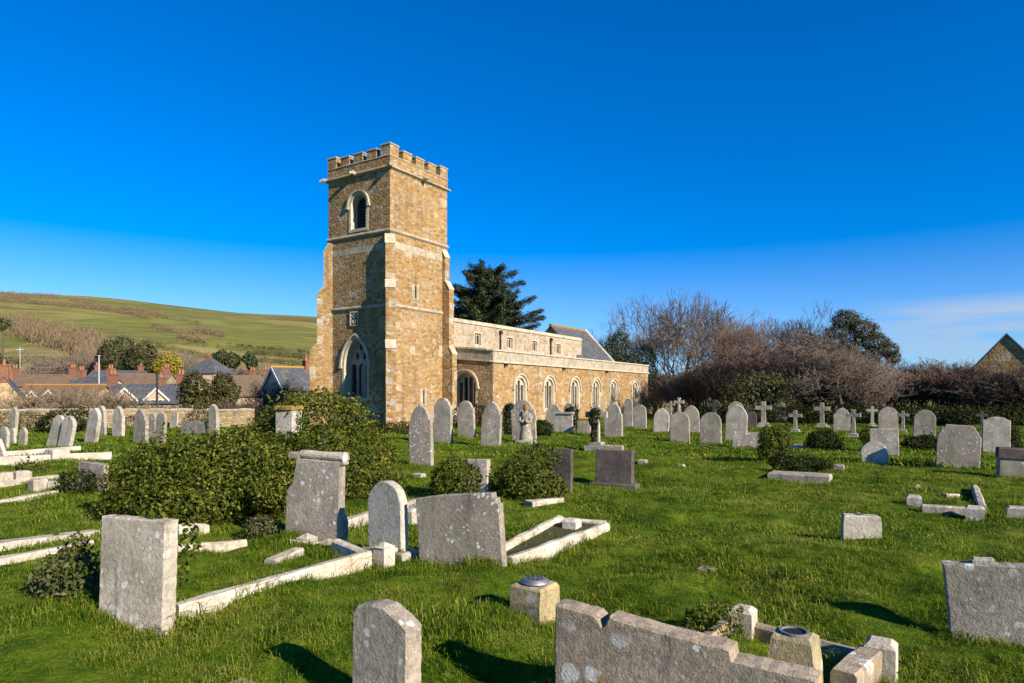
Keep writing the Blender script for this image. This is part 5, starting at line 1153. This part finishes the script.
def spiky_tree(name, label, u, Y, vt, half, seed, mat, cat='tree'):
    """cypress: long limbs with feathery sprays"""
    p = at(u, Y); H = zat(vt, Y) - p.z; o = empty(name, p, 0, label, cat); rng = random.Random(seed)
    tb, wb = MB(), MB(); tb.tube([(0, 0, -.3), (.1, 0, H * .45), (0, .1, H * .95)], [.35, .25, .05], 8); tb.build('trunk', M['bark'], o)
    cen = []; ax = []
    for i in range(130):
        t = rng.uniform(.22, 1.0); z = H * (.2 + .78 * t); a = rng.uniform(0, 6.28)
        prof = half * (1.0 - .66 * max(0, (t - .3) / .7) ** 1.3) * rng.uniform(.6, 1.2)
        rise = rng.uniform(.1, .6) * (.4 + .7 * t); q0 = Vector((0, 0, z - prof * rise)); q1 = Vector((math.cos(a) * prof, math.sin(a) * prof, z + .2))
        pts = []
        for k in range(6):
            s = k / 5; c = q0.lerp(q1, s); c.z -= prof * .12 * math.sin(math.pi * s); pts.append(c)
        wb.tube(pts, [.07 * (1 - s * .16) * .9 for s in range(6)], 4, cap=False)
        n = int(30 * prof)
        for j in range(n):
            s = rng.uniform(.2, 1.03); c = q0.lerp(q1, s); d = (q1 - q0).normalized()
            wd = .42 * max(0, 1.05 - s) ** .8 + .05
            c = c + Vector((rng.gauss(0, wd), rng.gauss(0, wd), rng.gauss(.06, wd * .45)))
            cen.append(c); ax.append(d + Vector((0, 0, .25)))
    wb.build('branches', M['bark'], o)
    cen = np.array(cen); ax = np.array(ax); g = np.random.default_rng(seed)
    rep = 7; cen = np.repeat(cen, rep, 0) + g.normal(0, .11, (len(cen) * rep, 3)); ax = np.repeat(ax, rep, 0)
    leaves('crown', cen, np.tile([0, 0, 1.0], (len(cen), 1)), .42, .07, M[mat], o, seed, tilt=1.4, axis=ax)
    return o
spiky_tree('cypress_tree', 'dark spiky cypress rising behind the nave roof beside the tower', 487, 62, 264, 5.5, 5, 'conifer')
def clump_tree(name, label, u, Y, vt, vb, clumps, N, L, Wd, mat, seed, cat='tree', z=None, shell=.2, group=None, trunk_r=.25):
    """evergreen: trunk, limbs to each clump; clumps in pixels (u, v, ru, rv)"""
    p = at(u, Y, z); o = empty(name, p, 0, label, cat, group); m = MB(); rng = random.Random(seed); ells = []
    for (cu, cv_, ru, rv) in clumps:
        ells.append(((cu - u) / F * Y, rng.uniform(-.4, .4) * ru / F * Y, zat(cv_, Y) - p.z, ru / F * Y, ru / F * Y * .9, rv / F * Y))
    zc = min(e[2] for e in ells); top = max(e[2] for e in ells)
    m.tube([(0, 0, -.3), (.05, 0, zc * .6), (0, 0, zc), (0, .1, top)], [trunk_r, trunk_r * .8, trunk_r * .6, trunk_r * .15], 7)
    for e in ells:
        b = Vector((0, 0, max(.1, e[2] - abs(e[0]) * .7 - .3))); q = Vector(e[:3]); mid = b.lerp(q, .55) + Vector((rng.gauss(0, .1), rng.gauss(0, .1), -.1))
        m.tube([b, mid, q], [trunk_r * .35, trunk_r * .25, trunk_r * .1], 5)
        for k in range(7):
            q2 = q + Vector((rng.gauss(0, .5) * e[3], rng.gauss(0, .5) * e[4], rng.gauss(0, .5) * e[5])); m.tube([mid.lerp(q, .4), q2], [trunk_r * .12, trunk_r * .04], 4, cap=False)
    m.build('trunk', M['bark'], o)
    pp, nn_ = ell_points(ells, N, seed, shell, .28, 3.2)
    leaves('crown', pp, nn_, L, Wd, M[mat], o, seed, tilt=1.6)
    return o
clump_tree('pine_tree', 'brownish pine with gappy crown rising above the bare bushes at right', 856, 52, 309, 430,
    [(846, 320, 14, 10), (862, 330, 15, 11), (836, 333, 11, 8), (874, 343, 15, 10), (850, 346, 12, 8), (886, 350, 11, 8), (832, 348, 7, 6), (894, 358, 7, 7), (866, 358, 14, 8), (842, 362, 10, 7)], 30000, .24, .055, 'pine', 81, shell=.4, trunk_r=.3)
V = 'evergreen trees beyond the village roofs'
clump_tree('evergreen_tree', 'dark green tree, left of the two domes above the cottage roofs', 115, 130, 338, 385, [(115, 352, 14, 12), (124, 346, 12, 9), (106, 358, 10, 9), (128, 362, 12, 10), (118, 367, 15, 9)], 5000, .5, .28, 'evergreen', 82, group=V)
clump_tree('evergreen_tree', 'mid green tree joining the golden one above the roofs', 146, 128, 342, 385, [(143, 352, 12, 10), (150, 362, 10, 9), (139, 364, 10, 8), (155, 368, 9, 6)], 4000, .5, .28, 'olive', 83, group=V)
clump_tree('golden_tree', 'bright golden-yellow tree above the slate cottage', 169, 124, 352, 385, [(168, 361, 10, 8), (175, 364, 7, 8), (162, 367, 8, 6), (171, 372, 10, 6)], 3600, .42, .24, 'gold', 84)
clump_tree('evergreen_tree', 'dark tree to the right of the hipped grey roof', 224, 135, 349, 385, [(222, 358, 8, 8), (232, 360, 8, 8), (216, 362, 7, 7)], 3000, .5, .28, 'evergreen', 85, group=V)
clump_tree('evergreen_tree', 'small dark tree right of the hipped roof, before the hill', 249, 132, 352, 385, [(248, 359, 6, 7), (252, 364, 6, 6)], 1600, .5, .28, 'evergreen', 86, group=V)
clump_tree('evergreen_tree', 'dark clipped tree at the left edge below the hill wood', 2, 140, 352, 385, [(0, 362, 10, 8), (12, 364, 9, 7), (-14, 360, 12, 10)], 3000, .5, .28, 'evergreen', 87, group=V)
clump_tree('evergreen_tree', 'dark round tree on the hill slope at the far left', 3, 420, 317, 350, [(2, 324, 8, 7), (-8, 325, 9, 8)], 1500, 1.2, .8, 'evergreen', 88, group=V, trunk_r=.6)
clump_tree('round_evergreen', 'big round olive bush right of the slate cottage', 197, 43, 371, 405, [(197, 386, 14, 13), (188, 395, 10, 10), (207, 395, 9, 10), (198, 404, 15, 12), (190, 380, 7, 6)], 6000, .17, .1, 'olive', 89, group=None)
clump_tree('round_evergreen', 'round olive bush below the thatched roof', 224, 43.5, 372, 405, [(224, 384, 11, 11), (216, 393, 9, 10), (233, 393, 7, 9), (224, 403, 13, 12)], 5000, .17, .1, 'olive', 90, group=None)
# hill scrub, woods and hedgerows (a mass nobody could count)
def scrub(name, boxes, N, mat, seed, kind='stuff', hs=1.0, label=None, up=False):
    g = np.random.default_rng(seed); C_ = []
    for (u0, v0, u1, v1, hh, wgt) in boxes:
        n = int(N * wgt); uu = g.uniform(u0, u1, n); tt = (uu - u0) / (u1 - u0 + 1e-6)
        # walk out along each direction until the slope is met
        for a in uu:
            vv = v0 + (v1 - v0) * (a - u0) / (u1 - u0 + 1e-6) + g.normal(0, 3.2 if up else .9)
            lo, hi = 150.0, 1085.0
            for _ in range(16):
                mid = (lo + hi) / 2; x = (a - 512) / F * mid
                if HOR - (gz(x, mid) - EYE) / mid * F > vv: lo = mid
                else: hi = mid
            x = (a - 512) / F * lo; C_.append((x, lo, gz(x, lo), hh))
    A = np.array(C_); rep = 16; B = np.repeat(A, rep, 0); m = len(B)
    P_ = B[:, :3] + np.stack([g.normal(0, 1, m) * B[:, 3] * .45, g.normal(0, 1, m) * B[:, 3] * .45, g.uniform(0, 1, m) * B[:, 3]], 1)
    ls = B[:, 3].mean()
    if up: o = leaves(name, P_, np.tile([0.3, -1, .1], (m, 1)), ls * .75, ls * .055, M[mat], None, seed, tilt=1.0, axis=np.tile([0, 0, 1.0], (m, 1)))
    else: o = leaves(name, P_, np.tile([0.2, -.6, .6], (m, 1)), ls * .36, ls * .12, M[mat], None, seed, tilt=1.6)
    tag(o, label, None, None, kind)
    return o
scrub('bare_wood', [(14, 329, 95, 341, 7, .25), (20, 333, 100, 347, 7, .25), (0, 326, 40, 331, 7, .15), (30, 338, 95, 350, 7, .2), (70, 346, 98, 362, 6, .15)], 1300, 'brownleaf', 91, up=True)
scrub('hill_scrub', [(0, 301, 110, 309, 3.5, .3), (70, 300, 150, 319, 3.0, .15), (0, 293, 60, 297, 3.0, .12), (160, 329, 200, 335, 3, .08), (195, 330, 224, 335, 3.5, .1), (152, 327, 170, 329, 3, .06), (98, 352, 190, 362, 4, .1), (180, 338, 205, 343, 4, .06), (130, 312, 200, 324, 2, .06), (60, 305, 150, 316, 3, .2), (120, 308, 165, 316, 4, .1), (0, 297, 30, 300, 4, .1), (195, 331, 224, 336, 4, .1)], 1500, 'brownleaf', 92)
scrub('hedgerow', [(255, 354, 312, 359, 3.2, .35), (236, 360, 312, 366, 3.0, .25), (225, 345, 312, 353, 1.6, .2), (150, 346, 225, 362, 3, .25), (120, 340, 260, 352, 3, .15), (10, 362, 100, 368, 4, .2)], 420, 'olive', 93)

# ------------------------------------------------------------------ grass (uncountable): tufts instanced over the turf
def tuft_mesh(seed, n, rad_, h, w):
    g = np.random.default_rng(seed)
    b = np.stack([g.normal(0, rad_ * .5, n), g.normal(0, rad_ * .5, n), np.full(n, -.015)], 1)
    a = g.uniform(0, 2 * math.pi, n); lean = g.uniform(.2, 1.6, n); H = h * g.uniform(.5, 1.2, n)
    d = np.stack([np.cos(a), np.sin(a), np.zeros(n)], 1); s = np.stack([-np.sin(a), np.cos(a), np.zeros(n)], 1) * (w * g.uniform(.6, 1.2, n))[:, None]
    m = b + d * (H * lean * .35)[:, None] + np.array([0, 0, 1]) * (H * .62)[:, None]; t = b + d * (H * lean)[:, None] + np.array([0, 0, 1]) * (H * (1 - .42 * lean))[:, None]
    V_ = np.stack([b - s, b + s, m + s * .75, m - s * .75, t], 1).reshape(-1, 3)
    F_ = []
    for i in range(n): k = i * 5; F_ += [(k, k + 1, k + 2, k + 3), (k + 3, k + 2, k + 4)]
    me = bpy.data.meshes.new('grass_tuft'); me.from_pydata(V_.tolist(), [], F_); me.update(); me.materials.append(M['blade'])
    return me
def grass(name, r0, r1, dens, half, tufts, hvar, pts=None):
    g = np.random.default_rng(int(r0 * 10 + 3)); A = (r1 * r1 - r0 * r0) * half; n = int(A * dens)
    rr_ = np.sqrt(g.uniform(r0 * r0, r1 * r1, n)); a = g.uniform(-half, half, n); X, Yy = rr_ * np.sin(a), rr_ * np.cos(a)
    if pts is not None: X, Yy = pts[:, 0], pts[:, 1]; n = len(X)
    ok = ~((Yy > 34.5) & (X < -8)); X, Yy = X[ok], Yy[ok]; n = len(X)
    P_ = np.array([(x, y, gz(x, y)) for x, y in zip(X, Yy)], np.float32)
    cl_ = np.array([noise.noise((x * 1.1, y * 1.1, 5.0)) + .6 * noise.noise((x * 3.1, y * 3.1, 9.0)) for x, y in zip(X, Yy)])
    sc = np.clip(1.0 + hvar * cl_ + 1.6 * np.clip(cl_ - .42, 0, 1), .45, 2.6) * g.uniform(.8, 1.2, n)
    me = bpy.data.meshes.new(name); me.vertices.add(n); me.vertices.foreach_set('co', P_.ravel())
    at1 = me.attributes.new('scl', 'FLOAT', 'POINT'); at1.data.foreach_set('value', sc.astype(np.float32))
    at2 = me.attributes.new('rotz', 'FLOAT_VECTOR', 'POINT'); rot = np.zeros((n, 3), np.float32); rot[:, 2] = g.uniform(0, 6.28, n); at2.data.foreach_set('vector', rot.ravel())
    o = link(name, me, M['blade']); tag(o, kind='stuff')
    col = bpy.data.collections.new(name + '_tufts')
    for t in tufts: col.objects.link(bpy.data.objects.new('grass_tuft', t))
    ng = bpy.data.node_groups.new(name, 'GeometryNodeTree')
    ng.interface.new_socket('Geometry', in_out='INPUT', socket_type='NodeSocketGeometry'); ng.interface.new_socket('Geometry', in_out='OUTPUT', socket_type='NodeSocketGeometry')
    gi = ng.nodes.new('NodeGroupInput'); go = ng.nodes.new('NodeGroupOutput'); ci = ng.nodes.new('GeometryNodeCollectionInfo'); ip = ng.nodes.new('GeometryNodeInstanceOnPoints')
    ci.inputs['Collection'].default_value = col; ci.inputs['Separate Children'].default_value = True; ci.inputs['Reset Children'].default_value = True
    ip.inputs['Pick Instance'].default_value = True
    a1 = ng.nodes.new('GeometryNodeInputNamedAttribute'); a1.data_type = 'FLOAT'; a1.inputs[0].default_value = 'scl'
    a2 = ng.nodes.new('GeometryNodeInputNamedAttribute'); a2.data_type = 'FLOAT_VECTOR'; a2.inputs[0].default_value = 'rotz'
    L = ng.links.new
    L(gi.outputs[0], ip.inputs['Points']); L(ci.outputs[0], ip.inputs['Instance']); L(a2.outputs[0], ip.inputs['Rotation']); L(a1.outputs[0], ip.inputs['Scale']); L(ip.outputs[0], go.inputs[0])
    md = o.modifiers.new('scatter', 'NODES'); md.node_group = ng
    return o
HALF = R(54)
grass('near_grass', 1.6, 8.0, 170, HALF, [tuft_mesh(1, 60, .12, .044, .0018), tuft_mesh(2, 52, .10, .056, .0019), tuft_mesh(3, 64, .14, .036, .0017), tuft_mesh(8, 40, .06, .078, .0019)], .9)
grass('middle_grass', 8.0, 19.0, 56, HALF, [tuft_mesh(4, 64, .22, .048, .0030), tuft_mesh(5, 54, .16, .070, .0032), tuft_mesh(9, 64, .26, .038, .0030)], .9)
grass('far_grass', 19.0, 45.0, 12, HALF, [tuft_mesh(6, 58, .42, .062, .0085), tuft_mesh(7, 50, .34, .09, .009)], .8)

# longer grass left uncut along the feet of stones, posts and kerbs
fp = []; rg = random.Random(77)
def edge_line(ax, ay, bx_, by_, step, off):
    L = math.hypot(bx_ - ax, by_ - ay); n = max(2, int(L / step))
    for i in range(n):
        k = rg.random(); fp.append((ax + (bx_ - ax) * k + rg.gauss(0, off), ay + (by_ - ay) * k + rg.gauss(0, off)))
for (x, y, w, t, a) in feet:
    if y > 24: continue
    c, s_ = math.cos(a), math.sin(a); st_ = .035 if y < 9 else .07
    for q in (-t / 2 - .03, t / 2 + .03): edge_line(x - c * w / 2 - s_ * q, y - s_ * w / 2 + c * q, x + c * w / 2 - s_ * q, y + s_ * w / 2 + c * q, st_, .02)
for o in list(C.objects):
    if o.get('category') in ('grave kerb', 'flower stand', 'stone block', 'tomb'):
        for ch in o.children:
            if ch.name.split('.')[0] in ('kerb_rail', 'block', 'corner_post'):
                M4 = Matrix.Translation(o.location) @ o.rotation_euler.to_matrix().to_4x4()
                co_ = [M4 @ Vector(v.co) for v in ch.data.vertices]
                low = [v for v in co_ if v.z < gz(v.x, v.y) + .02]
                if not low or low[0].y > 24: continue
                for v in low:
                    for _ in range(1): fp.append((v.x + rg.gauss(0, .07), v.y + rg.gauss(0, .07)))
grass('uncut_grass', 1.0, 2.0, 1, HALF, [tuft_mesh(21, 22, .05, .105, .0023), tuft_mesh(22, 18, .06, .13, .0024), tuft_mesh(23, 24, .07, .08, .0022)], .6, np.array(fp))
